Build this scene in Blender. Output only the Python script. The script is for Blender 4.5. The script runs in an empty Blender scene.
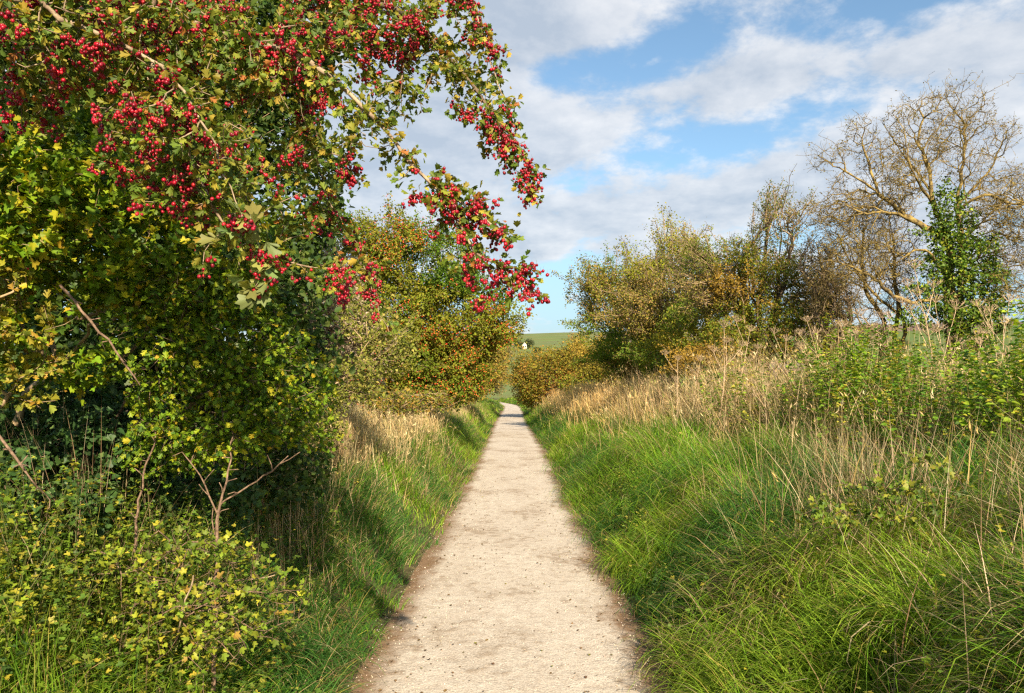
import bpy, math, random
import numpy as np
random.seed(7)
RNG = np.random.default_rng(7)
R = math.radians
C = bpy.context.scene
COL = C.collection

# ------------------------------------------------------------------ camera
F = 796.0
PITCH = math.atan(44.5 / F)
CAM = np.array([0.0, 0.0, 1.65])
cd = bpy.data.cameras.new('camera'); cam = bpy.data.objects.new('camera', cd)
COL.objects.link(cam); C.camera = cam
cam.location = CAM; cam.rotation_euler = (math.pi / 2 + PITCH, 0, 0)
cd.sensor_width = 36; cd.lens = 36 * F / 1024; cd.clip_start = 0.05; cd.clip_end = 9000

def at(px, py, Y):
    """point on the sight line of photo pixel (px, py) at depth Y along the path"""
    u = (px - 512) / F; v = (346.5 - py) / F
    d = np.array([u, math.cos(PITCH) - v * math.sin(PITCH), math.sin(PITCH) + v * math.cos(PITCH)])
    return CAM + d * (Y / d[1])

# ------------------------------------------------------------------ tagging
def tag(o, label=None, cat=None, group=None, kind=None):
    if label: o['label'] = label
    if cat: o['category'] = cat
    if group: o['group'] = group
    if kind: o['kind'] = kind
    return o
def thing(name, label, cat, loc=(0, 0, 0), group=None):
    o = bpy.data.objects.new(name, None); COL.objects.link(o)
    o.location = loc; o.empty_display_size = 0.1
    return tag(o, label, cat, group)

# ------------------------------------------------------------------ noise in numpy
def _h(i, j, s):
    n = (i.astype(np.int64) * 374761393 + j.astype(np.int64) * 668265263 + s * 1442695041) & 0x7fffffff
    n = ((n ^ (n >> 13)) * 1274126177) & 0x7fffffff
    return ((n ^ (n >> 16)) & 0xffff) / 65535.0
def vnoise(x, y, s=0):
    x = np.asarray(x, float); y = np.asarray(y, float)
    i = np.floor(x); j = np.floor(y); fx = x - i; fy = y - j
    fx = fx * fx * (3 - 2 * fx); fy = fy * fy * (3 - 2 * fy)
    a = _h(i, j, s); b = _h(i + 1, j, s); c = _h(i, j + 1, s); d = _h(i + 1, j + 1, s)
    return (a + (b - a) * fx) * (1 - fy) + (c + (d - c) * fx) * fy
def fbm(x, y, s=0, o=3):
    t = 0; a = 1; n = 0
    for k in range(o):
        t = t + a * vnoise(np.asarray(x) * 2 ** k, np.asarray(y) * 2 ** k, s + k); n += a; a *= 0.5
    return t / n
def sst(a, b, x):
    t = np.clip((x - a) / (b - a), 0, 1); return t * t * (3 - 2 * t)
def unit(v):
    return v / np.maximum(np.linalg.norm(v, axis=-1, keepdims=True), 1e-9)

# ------------------------------------------------------------------ terrain height
def pathx(y):
    y = np.asarray(y, float)
    return 0.05 * np.sin(y * 0.11) * sst(6, 25, y) - 0.006 * np.maximum(y - 82, 0) ** 1.7 * (y < 400)
def height(x, y):
    x = np.asarray(x, float); y = np.asarray(y, float)
    d = x - pathx(np.minimum(y, 200)); a = np.abs(d)
    fade = (1 - 0.45 * sst(35, 90, y)) * (1 - sst(110, 170, y))
    hr = 1.05 * sst(0.9, 4.6, a) * 0.5 + 1.05 * 0.5 * sst(0.93, 1.9, a)
    hl = 0.95 * sst(0.9, 3.4, a) * 0.27 + 0.95 * 0.73 * sst(0.92, 1.7, a)
    bank = np.where(d > 0, hr, hl) * fade
    bump = (fbm(x * 0.9 + 3, y * 0.9, 11) - 0.5) * (0.42 + 0.2 * (d > 0)) * sst(1.0, 2.2, a) * (y < 300)
    drop = -0.8 * sst(9, 22, a) * (y < 400)
    far = 84 * sst(150, 1250, y + 0.35 * x) + 5 * (fbm(x * 0.004, y * 0.004, 31) - 0.5) * sst(200, 600, y)
    far = far - 6 * sst(1250, 1800, y)
    return bank + bump + drop + far

# ------------------------------------------------------------------ mesh building
def new_mesh(name, V, faces_flat, starts, totals, mat, parent=None, col=None, smooth=False):
    me = bpy.data.meshes.new(name)
    V = np.ascontiguousarray(V, dtype=np.float32)
    me.vertices.add(len(V)); me.vertices.foreach_set('co', V.ravel())
    me.loops.add(len(faces_flat)); me.loops.foreach_set('vertex_index', np.asarray(faces_flat, dtype=np.int32))
    me.polygons.add(len(starts)); me.polygons.foreach_set('loop_start', np.asarray(starts, dtype=np.int32))
    me.polygons.foreach_set('loop_total', np.asarray(totals, dtype=np.int32))
    if smooth: me.polygons.foreach_set('use_smooth', np.ones(len(starts), dtype=bool))
    if col is not None:
        at_ = me.color_attributes.new('Col', 'FLOAT_COLOR', 'POINT')
        c4 = np.ones((len(V), 4), dtype=np.float32); c4[:, :3] = col
        at_.data.foreach_set('color', c4.ravel())
    me.materials.append(mat); me.update(calc_edges=True)
    o = bpy.data.objects.new(name, me); COL.objects.link(o)
    if parent is not None:
        o.parent = parent
        if any(parent.location): 
            T = np.array(parent.location); me.vertices.foreach_set('co', (V - T.astype(np.float32)).ravel()); me.update()
    return o
class Soup:
    """collects vertices, polygons (fixed size arrays) and colours"""
    def __init__(s): s.V = []; s.F = []; s.T = []; s.K = []; s.n = 0
    def add(s, V, Fc, col=None):
        V = np.asarray(V, float).reshape(-1, 3); Fc = np.asarray(Fc)
        s.V.append(V); s.F.append((Fc + s.n).ravel()); s.T.append(np.full(len(Fc), Fc.shape[1])); s.n += len(V)
        if col is None: col = (1, 1, 1)
        s.K.append(np.broadcast_to(np.asarray(col, float), (len(V), 3)))
    def faces(s, Fc, base):   # extra faces of another size for vertices already added
        Fc = np.asarray(Fc); s.F.append((Fc + base).ravel()); s.T.append(np.full(len(Fc), Fc.shape[1]))
    def build(s, name, mat, parent=None, smooth=False):
        T = np.concatenate(s.T); st = np.concatenate([[0], np.cumsum(T)[:-1]])
        return new_mesh(name, np.concatenate(s.V), np.concatenate(s.F), st, T, mat, parent, np.concatenate(s.K), smooth)

def scatter(soup, tv, tf, P, A, N, S, col):
    """copies of a template (x = across, y = along A, z = normal) at points P"""
    A = unit(A); X = unit(np.cross(A, N)); Z = np.cross(X, A)
    S = np.asarray(S).reshape(-1, 1, 1)
    W = P[:, None, :] + S * (tv[None, :, 0:1] * X[:, None] + tv[None, :, 1:2] * A[:, None] + tv[None, :, 2:3] * Z[:, None])
    m, k = len(P), len(tv)
    Fc = (tf[None] + (np.arange(m) * k)[:, None, None]).reshape(-1, tf.shape[1])
    col = np.repeat(np.broadcast_to(col, (m, 3)), k, axis=0)
    soup.add(W.reshape(-1, 3), Fc, col)

# leaf templates: unit length along y, base at the origin
def fan(outline, fold=0.18, curl=0.15):
    pts = [(0, 0, 0)] + [(x, y, abs(x) * fold * 2 - curl * y * y) for x, y in outline]
    n = len(outline)
    return np.array(pts, float), np.array([(0, i, i + 1) for i in range(1, n)])
def sym(half):
    return [(-x, y) for x, y in half] + [(x, y) for x, y in reversed(half[:-1])]
LEAF_HAW = fan(sym([(0.05, 0.12), (0.34, 0.36), (0.40, 0.52), (0.20, 0.55), (0.36, 0.78), (0.28, 0.86), (0.13, 0.80), (0.0, 1.0)]))
LEAF_MAPLE = fan(sym([(0.08, -0.06), (0.42, 0.02), (0.36, 0.2), (0.62, 0.42), (0.5, 0.56), (0.2, 0.52), (0.22, 0.82), (0.0, 1.0)]))
LEAF_IVY = fan(sym([(0.12, -0.14), (0.44, 0.0), (0.5, 0.22), (0.3, 0.42), (0.18, 0.66), (0.0, 1.0)]), 0.12, 0.1)
LEAF_OVAL = fan(sym([(0.2, 0.12), (0.34, 0.38), (0.25, 0.7), (0.0, 1.0)]))
LEAF_FAR = (np.array([(0, 0, 0), (-0.36, 0.45, 0.1), (0, 1, -0.12), (0.36, 0.45, 0.1)], float), np.array([(0, 3, 1), (1, 3, 2)]))

def pick(cols, w, n, jit=0.22, rng=RNG):
    cols = np.array(cols, float); w = np.array(w, float); w /= w.sum()
    c = cols[rng.choice(len(cols), n, p=w)]
    return c * (1 + (rng.random((n, 1)) - 0.5) * 2 * jit) * (1 + (rng.random((n, 3)) - 0.5) * 0.15)

# ------------------------------------------------------------------ branch skeletons
class Tree:
    def __init__(s, rng=None):
        s.P = np.zeros((140000, 3)); s.par = np.full(140000, -1); s.L = np.zeros(140000); s.D = np.zeros((140000, 3)); s.n = 0
        s.fix = {}; s.rng = rng or np.random.default_rng(random.randrange(1 << 30))
    def node(s, p, par):
        i = s.n; s.P[i] = p; s.par[i] = par; s.n += 1
        if par >= 0:
            d = p - s.P[par]; l = np.linalg.norm(d); s.L[i] = s.L[par] + l; s.D[i] = d / max(l, 1e-9)
        else: s.D[i] = (0, 0, 1)
        return i
    def line(s, pts, start=None, step=0.12, wob=0.25):
        """a limb through the given points; start = node to leave from"""
        pts = [np.asarray(p, float) for p in pts]
        if start is None: cur = s.node(pts[0], -1); pts = pts[1:]
        else: cur = start
        ids = [cur]
        allp = [s.P[cur].copy()] + pts
        for k in range(len(allp) - 1):
            p0, p1 = allp[k], allp[k + 1]
            m0 = (p1 - allp[max(k - 1, 0)]) * 0.5; m1 = (allp[min(k + 2, len(allp) - 1)] - p0) * 0.5
            l = np.linalg.norm(p1 - p0); n = max(1, int(l / step))
            for j in range(1, n + 1):
                t = j / n; h00 = 2*t**3-3*t*t+1; h10 = t**3-2*t*t+t; h01 = -2*t**3+3*t*t; h11 = t**3-t*t
                q = h00 * p0 + h10 * m0 + h01 * p1 + h11 * m1
                if j < n: q = q + s.rng.normal(0, 1, 3) * wob * step * 0.35
                cur = s.node(q, cur); ids.append(cur)
        return ids
    def nearest(s, p):
        return int(np.argmin(((s.P[:s.n] - np.asarray(p)) ** 2).sum(1)))
    def grow(s, A, step=0.1, pen=0.25, wob=0.3, arch=0.0, order=True, stiff=0.45, minfrom=0):
        A = np.asarray(A)
        if order:
            d = np.array([np.min(((s.P[:s.n] - a) ** 2).sum(1)) for a in A]); A = A[np.argsort(d * (0.6 + 0.8 * s.rng.random(len(d))))]
        for a in A:
            if s.n > 139000: break
            v = a - s.P[minfrom:s.n]; d = np.sqrt((v ** 2).sum(1)) + 1e-6
            cosang = (v * s.D[minfrom:s.n]).sum(1) / d
            cost = d * (1.0 + 0.5 * (1 - cosang)) + pen * s.L[minfrom:s.n]
            k = int(np.argmin(cost)) + minfrom
            l = d[k - minfrom]
            if l < step * 0.4: continue
            n = max(1, int(round(l / step))); p0 = s.P[k].copy(); m0 = s.D[k] * l * stiff * 2 * s.rng.uniform(0.4, 1.2)
            m1 = (a - p0) + np.array([0, 0, arch * l])
            cur = k
            for j in range(1, n + 1):
                t = j / n; h00 = 2*t**3-3*t*t+1; h10 = t**3-2*t*t+t; h01 = -2*t**3+3*t*t; h11 = t**3-t*t
                q = h00 * p0 + h10 * m0 + h01 * a + h11 * m1
                if j < n: q = q + s.rng.normal(0, 1, 3) * wob * step * 0.3
                cur = s.node(q, cur)
        return s
    def spurs(s, n, l):
        k = s.rng.integers(int(s.n * 0.15), s.n, n)
        for i in k:
            d = unit(s.D[i] * 0.7 + unit(s.rng.normal(size=3)) + np.array([0, 0, 0.25])) * l * s.rng.uniform(0.4, 1.3)
            j = s.node(s.P[i] + d * 0.5, i); s.node(s.P[i] + d + s.rng.normal(0, 0.1 * l, 3), j)
    def radii(s, tip=0.002, ex=2.4, rmax=1.0):
        n = s.n; acc = np.zeros(n); cnt = np.bincount(s.par[1:n][s.par[1:n] >= 0], minlength=n) if n > 1 else np.zeros(1)
        r = np.zeros(n)
        for i in range(n - 1, -1, -1):
            r[i] = tip if acc[i] == 0 else acc[i] ** (1 / ex)
            p = s.par[i]
            if p >= 0: acc[p] += (r[i] * 1.012) ** ex
        s.r = np.minimum(r, rmax)
        s.leafy = cnt[:n] == 0
        return s
    def mesh(s, name, mat, parent, rmin=0.0, rmax=9.0, sides=None, col=(1, 1, 1)):
        n = s.n
        kids = [[] for _ in range(n)]
        for i in range(n):
            if s.par[i] >= 0: kids[s.par[i]].append(i)
        soup = Soup(); VV = []; FF = []; base = 0
        starts = [i for i in range(n) if s.par[i] < 0]
        stack = [(None, i) for i in starts]
        while stack:
            p, i = stack.pop()
            chain = [] if p is None else [p]
            cur = i
            while True:
                chain.append(cur)
                ks = kids[cur]
                if not ks: break
                m = max(ks, key=lambda k: s.r[k])
                for k in ks:
                    if k != m: stack.append((cur, k))
                cur = m
            if len(chain) < 2: continue
            P = s.P[chain]; r = s.r[chain].copy()
            if p is not None: r[0] = min(r[0], r[1] * 1.15)
            if r.max() < rmin or r.max() >= rmax: continue
            ns = sides or (8 if r.max() > 0.03 else 5 if r.max() > 0.008 else 3)
            T = np.zeros_like(P); T[1:-1] = P[2:] - P[:-2]; T[0] = P[1] - P[0]; T[-1] = P[-1] - P[-2]; T = unit(T)
            ref = np.array([0.31, 0.87, 0.12]) if abs(T.mean(0)[1]) < 0.8 else np.array([1.0, 0.1, 0.1])
            X = unit(np.cross(T, ref)); Y = np.cross(T, X)
            an = np.arange(ns) * 2 * math.pi / ns
            rr = r[:, None] * (1 + (0.12 * s.rng.normal(size=(len(P), ns)) if r.max() > 0.012 else 0))
            ring = P[:, None] + rr[..., None] * (np.cos(an)[None, :, None] * X[:, None] + np.sin(an)[None, :, None] * Y[:, None])
            VV.append(ring.reshape(-1, 3))
            a = np.arange(len(P) - 1)[:, None] * ns; b = np.arange(ns)[None]; c = (b + 1) % ns
            q = np.stack([a + b, a + c, a + ns + c, a + ns + b], -1).reshape(-1, 4) + base
            FF.append(q); base += len(P) * ns
        if not VV: return None
        soup.add(np.concatenate(VV), np.concatenate(FF), col)
        return soup.build(name, mat, parent, smooth=True)
    def sites(s, per_m, rmax, jit=0.01, mask=None):
        """random places on the thin wood: position and wood direction"""
        i = np.arange(1, s.n); i = i[(s.par[i] >= 0) & (s.r[i] < rmax)]
        if mask is not None: i = i[mask(s.P[i])]
        if len(i) == 0: return np.zeros((0, 3)), np.zeros((0, 3))
        d = s.P[i] - s.P[s.par[i]]; l = np.linalg.norm(d, axis=1)
        m = s.rng.poisson(l * per_m); k = np.repeat(np.arange(len(i)), m)
        P = s.P[i][k] - d[k] * s.rng.random((len(k), 1)) + s.rng.normal(0, jit, (len(k), 3))
        return P, unit(d[k])

def ell(spec, n, rng, shell=0.0, noise=None):
    """n points in ellipsoids (px, py, rx_px, ry_px, Y, ry_depth[, weight]) measured on the photo"""
    w = np.array([(e[6] if len(e) > 6 else 1) * e[2] * e[3] * e[5] for e in spec], float); w /= w.sum()
    out = []
    for e, m in zip(spec, rng.multinomial(n, w)):
        u = unit(rng.normal(size=(m, 3))); rad = rng.random((m, 1)) ** (1 / 3); rad = shell + (1 - shell) * rad
        u = u * rad
        c = at(e[0], e[1], e[4]); s = e[4] / F
        out.append(c + u * np.array([e[2] * s, e[5], e[3] * s]))
    return np.concatenate(out)

def leaf_frames(P, D, rng, up=0.8, droop=0.0, out=0.6):
    n = len(P)
    r = rng.normal(size=(n, 3))
    A = unit(D * 0.5 + unit(r) * out + np.array([0, 0, -droop]))
    N = unit(rng.normal(size=(n, 3)) * 0.6 + np.array([0.1, -0.25, up]))
    N = N - A * (N * A).sum(1, keepdims=True); N = unit(N + 1e-4)
    return A, N

ICO_V, ICO_F = None, None
def ico():
    global ICO_V, ICO_F
    if ICO_V is None:
        import bmesh
        bm = bmesh.new(); bmesh.ops.create_icosphere(bm, subdivisions=2, radius=1)
        ICO_V = np.array([v.co[:] for v in bm.verts]); ICO_F = np.array([[v.index for v in f.verts] for f in bm.faces]); bm.free()
    return ICO_V, ICO_F
OCT_V = np.array([(0,0,1),(1,0,0),(0,1,0),(-1,0,0),(0,-1,0),(0,0,-1)], float)
OCT_F = np.array([(0,1,2),(0,2,3),(0,3,4),(0,4,1),(5,2,1),(5,3,2),(5,4,3),(5,1,4)])

# ------------------------------------------------------------------ materials
def mat(name):
    m = bpy.data.materials.new(name); m.use_nodes = True; nt = m.node_tree; nt.nodes.clear()
    out = nt.nodes.new('ShaderNodeOutputMaterial'); return m, nt, out
def N(nt, t, **kw):
    n = nt.nodes.new(t)
    for k, v in kw.items():
        if k in n.inputs: n.inputs[k].default_value = v
        else: setattr(n, k, v)
    return n
def foliage(name, trans=0.35, rough=0.5, spec=0.35, tint=(1.15, 1.2, 0.7), nscale=9):
    m, nt, out = mat(name); L = nt.links.new
    a = N(nt, 'ShaderNodeAttribute', attribute_name='Col')
    no = N(nt, 'ShaderNodeTexNoise', Scale=nscale, Detail=3.0)
    geo = N(nt, 'ShaderNodeNewGeometry'); L(geo.outputs['Position'], no.inputs['Vector'])
    mr = N(nt, 'ShaderNodeMapRange'); L(no.outputs['Fac'], mr.inputs[0])
    mr.inputs[1].default_value = 0.3; mr.inputs[2].default_value = 0.7; mr.inputs[3].default_value = 0.75; mr.inputs[4].default_value = 1.2
    mx = N(nt, 'ShaderNodeVectorMath', operation='SCALE'); L(a.outputs['Color'], mx.inputs[0]); L(mr.outputs[0], mx.inputs[3])
    p = N(nt, 'ShaderNodeBsdfPrincipled', Roughness=rough); p.inputs['Specular IOR Level'].default_value = spec
    L(mx.outputs[0], p.inputs['Base Color'])
    if trans > 0:
        t = N(nt, 'ShaderNodeBsdfTranslucent')
        tc = N(nt, 'ShaderNodeVectorMath', operation='MULTIPLY'); L(mx.outputs[0], tc.inputs[0]); tc.inputs[1].default_value = tint
        L(tc.outputs[0], t.inputs['Color'])
        s = N(nt, 'ShaderNodeMixShader', Fac=trans); L(p.outputs[0], s.inputs[1]); L(t.outputs[0], s.inputs[2]); L(s.outputs[0], out.inputs[0])
    else: L(p.outputs[0], out.inputs[0])
    return m
def bark(name, c1, c2, scale=14, rough=0.85):
    m, nt, out = mat(name); L = nt.links.new
    geo = N(nt, 'ShaderNodeNewGeometry'); no = N(nt, 'ShaderNodeTexNoise', Scale=scale, Detail=6.0, Roughness=0.65)
    L(geo.outputs['Position'], no.inputs['Vector'])
    cr = N(nt, 'ShaderNodeValToRGB'); L(no.outputs['Fac'], cr.inputs[0])
    cr.color_ramp.elements[0].position = 0.38; cr.color_ramp.elements[0].color = (*c1, 1)
    cr.color_ramp.elements[1].position = 0.62; cr.color_ramp.elements[1].color = (*c2, 1)
    p = N(nt, 'ShaderNodeBsdfPrincipled', Roughness=rough); p.inputs['Specular IOR Level'].default_value = 0.2
    L(cr.outputs[0], p.inputs['Base Color'])
    b = N(nt, 'ShaderNodeBump', Strength=0.6, Distance=0.01); L(no.outputs['Fac'], b.inputs['Height']); L(b.outputs[0], p.inputs['Normal'])
    L(p.outputs[0], out.inputs[0]); return m

M_LEAF = foliage('leaf', 0.36, 0.5, 0.22, tint=(1.2, 1.2, 0.5))
M_FAR = foliage('far_leaf', 0.32, 0.7, 0.08, tint=(1.2, 1.2, 0.5), nscale=2.5)
M_IVY = foliage('ivy_leaf', 0.18, 0.5, 0.2)
M_GRASS = foliage('grass', 0.4, 0.55, 0.16, tint=(1.2, 1.25, 0.4), nscale=1.6)
M_DRY = foliage('dry_grass', 0.25, 0.7, 0.15, tint=(1.1, 1.0, 0.8), nscale=2)
M_STEM = foliage('dry_stem', 0.0, 0.75, 0.2, nscale=30)
M_BARK = bark('bark', (0.045, 0.03, 0.02), (0.20, 0.145, 0.09))
M_BARK_PALE = bark('pale_bark', (0.16, 0.11, 0.07), (0.36, 0.27, 0.17), 25)
M_LICHEN = bark('lichen_bark', (0.06, 0.043, 0.024), (0.33, 0.235, 0.07), 13)
M_TWIG = bark('twig', (0.17, 0.115, 0.065), (0.42, 0.30, 0.165), 6)
M_RED_STEM = bark('red_stem', (0.09, 0.055, 0.035), (0.26, 0.17, 0.11), 60)
def berry_mat(name, rough=0.22, ss=0.4):
    m, nt, out = mat(name); L = nt.links.new
    a = N(nt, 'ShaderNodeAttribute', attribute_name='Col')
    p = N(nt, 'ShaderNodeBsdfPrincipled', Roughness=rough); p.inputs['Specular IOR Level'].default_value = ss
    L(a.outputs['Color'], p.inputs['Base Color']); L(p.outputs[0], out.inputs[0]); return m
M_BERRY = berry_mat('berry', 0.32, 0.35)
M_STONE = berry_mat('stone', 0.85, 0.2)

def ground_mat():
    m, nt, out = mat('ground'); L = nt.links.new
    geo = N(nt, 'ShaderNodeNewGeometry'); sep = N(nt, 'ShaderNodeSeparateXYZ'); L(geo.outputs['Position'], sep.inputs[0])
    n1 = N(nt, 'ShaderNodeTexNoise', Scale=7.0, Detail=8.0, Roughness=0.7); L(geo.outputs['Position'], n1.inputs['Vector'])
    soil = N(nt, 'ShaderNodeValToRGB'); L(n1.outputs['Fac'], soil.inputs[0])
    e = soil.color_ramp.elements; e[0].position = 0.3; e[0].color = (0.045, 0.032, 0.018, 1); e[1].position = 0.72; e[1].color = (0.21, 0.145, 0.085, 1)
    n2 = N(nt, 'ShaderNodeTexNoise', Scale=0.9, Detail=5.0); L(geo.outputs['Position'], n2.inputs['Vector'])
    g = N(nt, 'ShaderNodeMix', data_type='RGBA'); L(n2.outputs['Fac'], g.inputs[0]); L(soil.outputs[0], g.inputs[6])
    g.inputs[7].default_value = (0.05, 0.06, 0.02, 1)
    # far fields: strips of pasture, stubble and plough laid over the hill
    mp = N(nt, 'ShaderNodeMapping'); L(geo.outputs['Position'], mp.inputs[0]); mp.inputs['Scale'].default_value = (0.0016, 0.007, 0.0); mp.inputs['Rotation'].default_value = (0, 0, 0.12)
    vo = N(nt, 'ShaderNodeTexVoronoi', Scale=1.0, Randomness=0.8); L(mp.outputs[0], vo.inputs['Vector'])
    sc = N(nt, 'ShaderNodeSeparateColor'); L(vo.outputs['Color'], sc.inputs[0])
    fr = N(nt, 'ShaderNodeValToRGB'); L(sc.outputs[0], fr.inputs[0]); fr.color_ramp.interpolation = 'CONSTANT'
    el = fr.color_ramp.elements; el[0].color = (0.14, 0.19, 0.055, 1); el[1].position = 0.45; el[1].color = (0.19, 0.20, 0.075, 1)
    x = el.new(0.65); x.color = (0.24, 0.175, 0.125, 1); x = el.new(0.88); x.color = (0.11, 0.15, 0.05, 1)
    n3 = N(nt, 'ShaderNodeTexNoise', Scale=0.03, Detail=6.0); L(geo.outputs['Position'], n3.inputs['Vector'])
    fm = N(nt, 'ShaderNodeMix', data_type='RGBA', blend_type='MULTIPLY'); fm.inputs[0].default_value = 0.5
    L(fr.outputs[0], fm.inputs[6]); L(n3.outputs['Color'], fm.inputs[7])
    gm = N(nt, 'ShaderNodeMapRange'); L(sep.outputs[0], gm.inputs[0]); gm.inputs[1].default_value = 85; gm.inputs[2].default_value = 88
    gx = N(nt, 'ShaderNodeMix', data_type='RGBA'); L(gm.outputs[0], gx.inputs[0]); gx.inputs[6].default_value = (0.19, 0.225, 0.075, 1); L(fr.outputs[0], gx.inputs[7]); L(gx.outputs[2], fm.inputs[6])
    st = N(nt, 'ShaderNodeMapRange'); L(sep.outputs[1], st.inputs[0]); st.inputs[1].default_value = 120; st.inputs[2].default_value = 190
    mx = N(nt, 'ShaderNodeMix', data_type='RGBA'); L(st.outputs[0], mx.inputs[0]); L(g.outputs[2], mx.inputs[6]); L(fm.outputs[2], mx.inputs[7])
    p = N(nt, 'ShaderNodeBsdfPrincipled', Roughness=0.95); p.inputs['Specular IOR Level'].default_value = 0.1
    L(mx.outputs[2], p.inputs['Base Color'])
    b = N(nt, 'ShaderNodeBump', Strength=0.8, Distance=0.03); L(n1.outputs['Fac'], b.inputs['Height']); L(b.outputs[0], p.inputs['Normal'])
    L(p.outputs[0], out.inputs[0]); return m
def path_mat():
    m, nt, out = mat('chalk_path'); L = nt.links.new
    geo = N(nt, 'ShaderNodeNewGeometry'); a = N(nt, 'ShaderNodeAttribute', attribute_name='Col')   # Col.r = share of the half width
    def noise(scale, detail, vec=(1, 1, 1), rough=0.6):
        mp = N(nt, 'ShaderNodeMapping'); L(geo.outputs['Position'], mp.inputs[0]); mp.inputs['Scale'].default_value = vec
        n = N(nt, 'ShaderNodeTexNoise', Scale=scale, Detail=detail, Roughness=rough); L(mp.outputs[0], n.inputs['Vector']); return n
    big = noise(0.9, 4, (1.6, 0.8, 1)); mid = noise(9, 6); fine = noise(95, 5, rough=0.8); vo = N(nt, 'ShaderNodeTexVoronoi', Scale=55.0); L(geo.outputs['Position'], vo.inputs['Vector'])
    base = N(nt, 'ShaderNodeValToRGB'); L(mid.outputs['Fac'], base.inputs[0])
    e = base.color_ramp.elements; e[0].position = 0.28; e[0].color = (0.50, 0.43, 0.35, 1); e[1].position = 0.6; e[1].color = (0.66, 0.60, 0.51, 1)
    # damp brown smudges
    sm = N(nt, 'ShaderNodeMath', operation='MULTIPLY'); L(big.outputs['Fac'], sm.inputs[0]); L(mid.outputs['Fac'], sm.inputs[1])
    sr = N(nt, 'ShaderNodeMapRange'); L(sm.outputs[0], sr.inputs[0]); sr.inputs[1].default_value = 0.26; sr.inputs[2].default_value = 0.35; sr.inputs[4].default_value = 0.62
    m1 = N(nt, 'ShaderNodeMix', data_type='RGBA'); L(sr.outputs[0], m1.inputs[0]); L(base.outputs[0], m1.inputs[6]); m1.inputs[7].default_value = (0.27, 0.19, 0.12, 1)
    # small stones: some pale, some dark
    gr = N(nt, 'ShaderNodeValToRGB'); L(fine.outputs['Fac'], gr.inputs[0])
    e = gr.color_ramp.elements; e[0].position = 0.36; e[0].color = (0.34, 0.30, 0.26, 1); e[1].position = 0.65; e[1].color = (1.15, 1.13, 1.1, 1)
    m2 = N(nt, 'ShaderNodeMix', data_type='RGBA', blend_type='MULTIPLY'); m2.inputs[0].default_value = 0.75; L(m1.outputs[2], m2.inputs[6]); L(gr.outputs[0], m2.inputs[7])
    # brown earth along both edges
    s = N(nt, 'ShaderNodeSeparateColor'); L(a.outputs['Color'], s.inputs[0])
    ad = N(nt, 'ShaderNodeMath', operation='MULTIPLY_ADD'); L(mid.outputs['Fac'], ad.inputs[0]); ad.inputs[1].default_value = 0.35; L(s.outputs[0], ad.inputs[2])
    ad2 = N(nt, 'ShaderNodeMath', operation='MULTIPLY_ADD'); L(big.outputs['Fac'], ad2.inputs[0]); ad2.inputs[1].default_value = 0.5; L(ad.outputs[0], ad2.inputs[2])
    er = N(nt, 'ShaderNodeMapRange'); L(ad2.outputs[0], er.inputs[0]); er.inputs[1].default_value = 1.12; er.inputs[2].default_value = 1.32
    ed = N(nt, 'ShaderNodeValToRGB'); L(fine.outputs['Fac'], ed.inputs[0]); e = ed.color_ramp.elements
    e[0].position = 0.3; e[0].color = (0.11, 0.065, 0.035, 1); e[1].position = 0.7; e[1].color = (0.31, 0.205, 0.125, 1)
    m3 = N(nt, 'ShaderNodeMix', data_type='RGBA'); L(er.outputs[0], m3.inputs[0]); L(m2.outputs[2], m3.inputs[6]); L(ed.outputs[0], m3.inputs[7])
    p = N(nt, 'ShaderNodeBsdfPrincipled', Roughness=0.95); p.inputs['Specular IOR Level'].default_value = 0.1
    L(m3.outputs[2], p.inputs['Base Color'])
    hm = N(nt, 'ShaderNodeMath', operation='ADD'); L(fine.outputs['Fac'], hm.inputs[0]); L(vo.outputs['Distance'], hm.inputs[1])
    b1 = N(nt, 'ShaderNodeBump', Strength=0.38, Distance=0.006); L(hm.outputs[0], b1.inputs['Height'])
    b2 = N(nt, 'ShaderNodeBump', Strength=0.22, Distance=0.05); L(mid.outputs['Fac'], b2.inputs['Height']); L(b1.outputs[0], b2.inputs['Normal']); L(b2.outputs[0], p.inputs['Normal'])
    L(p.outputs[0], out.inputs[0]); return m

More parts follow.
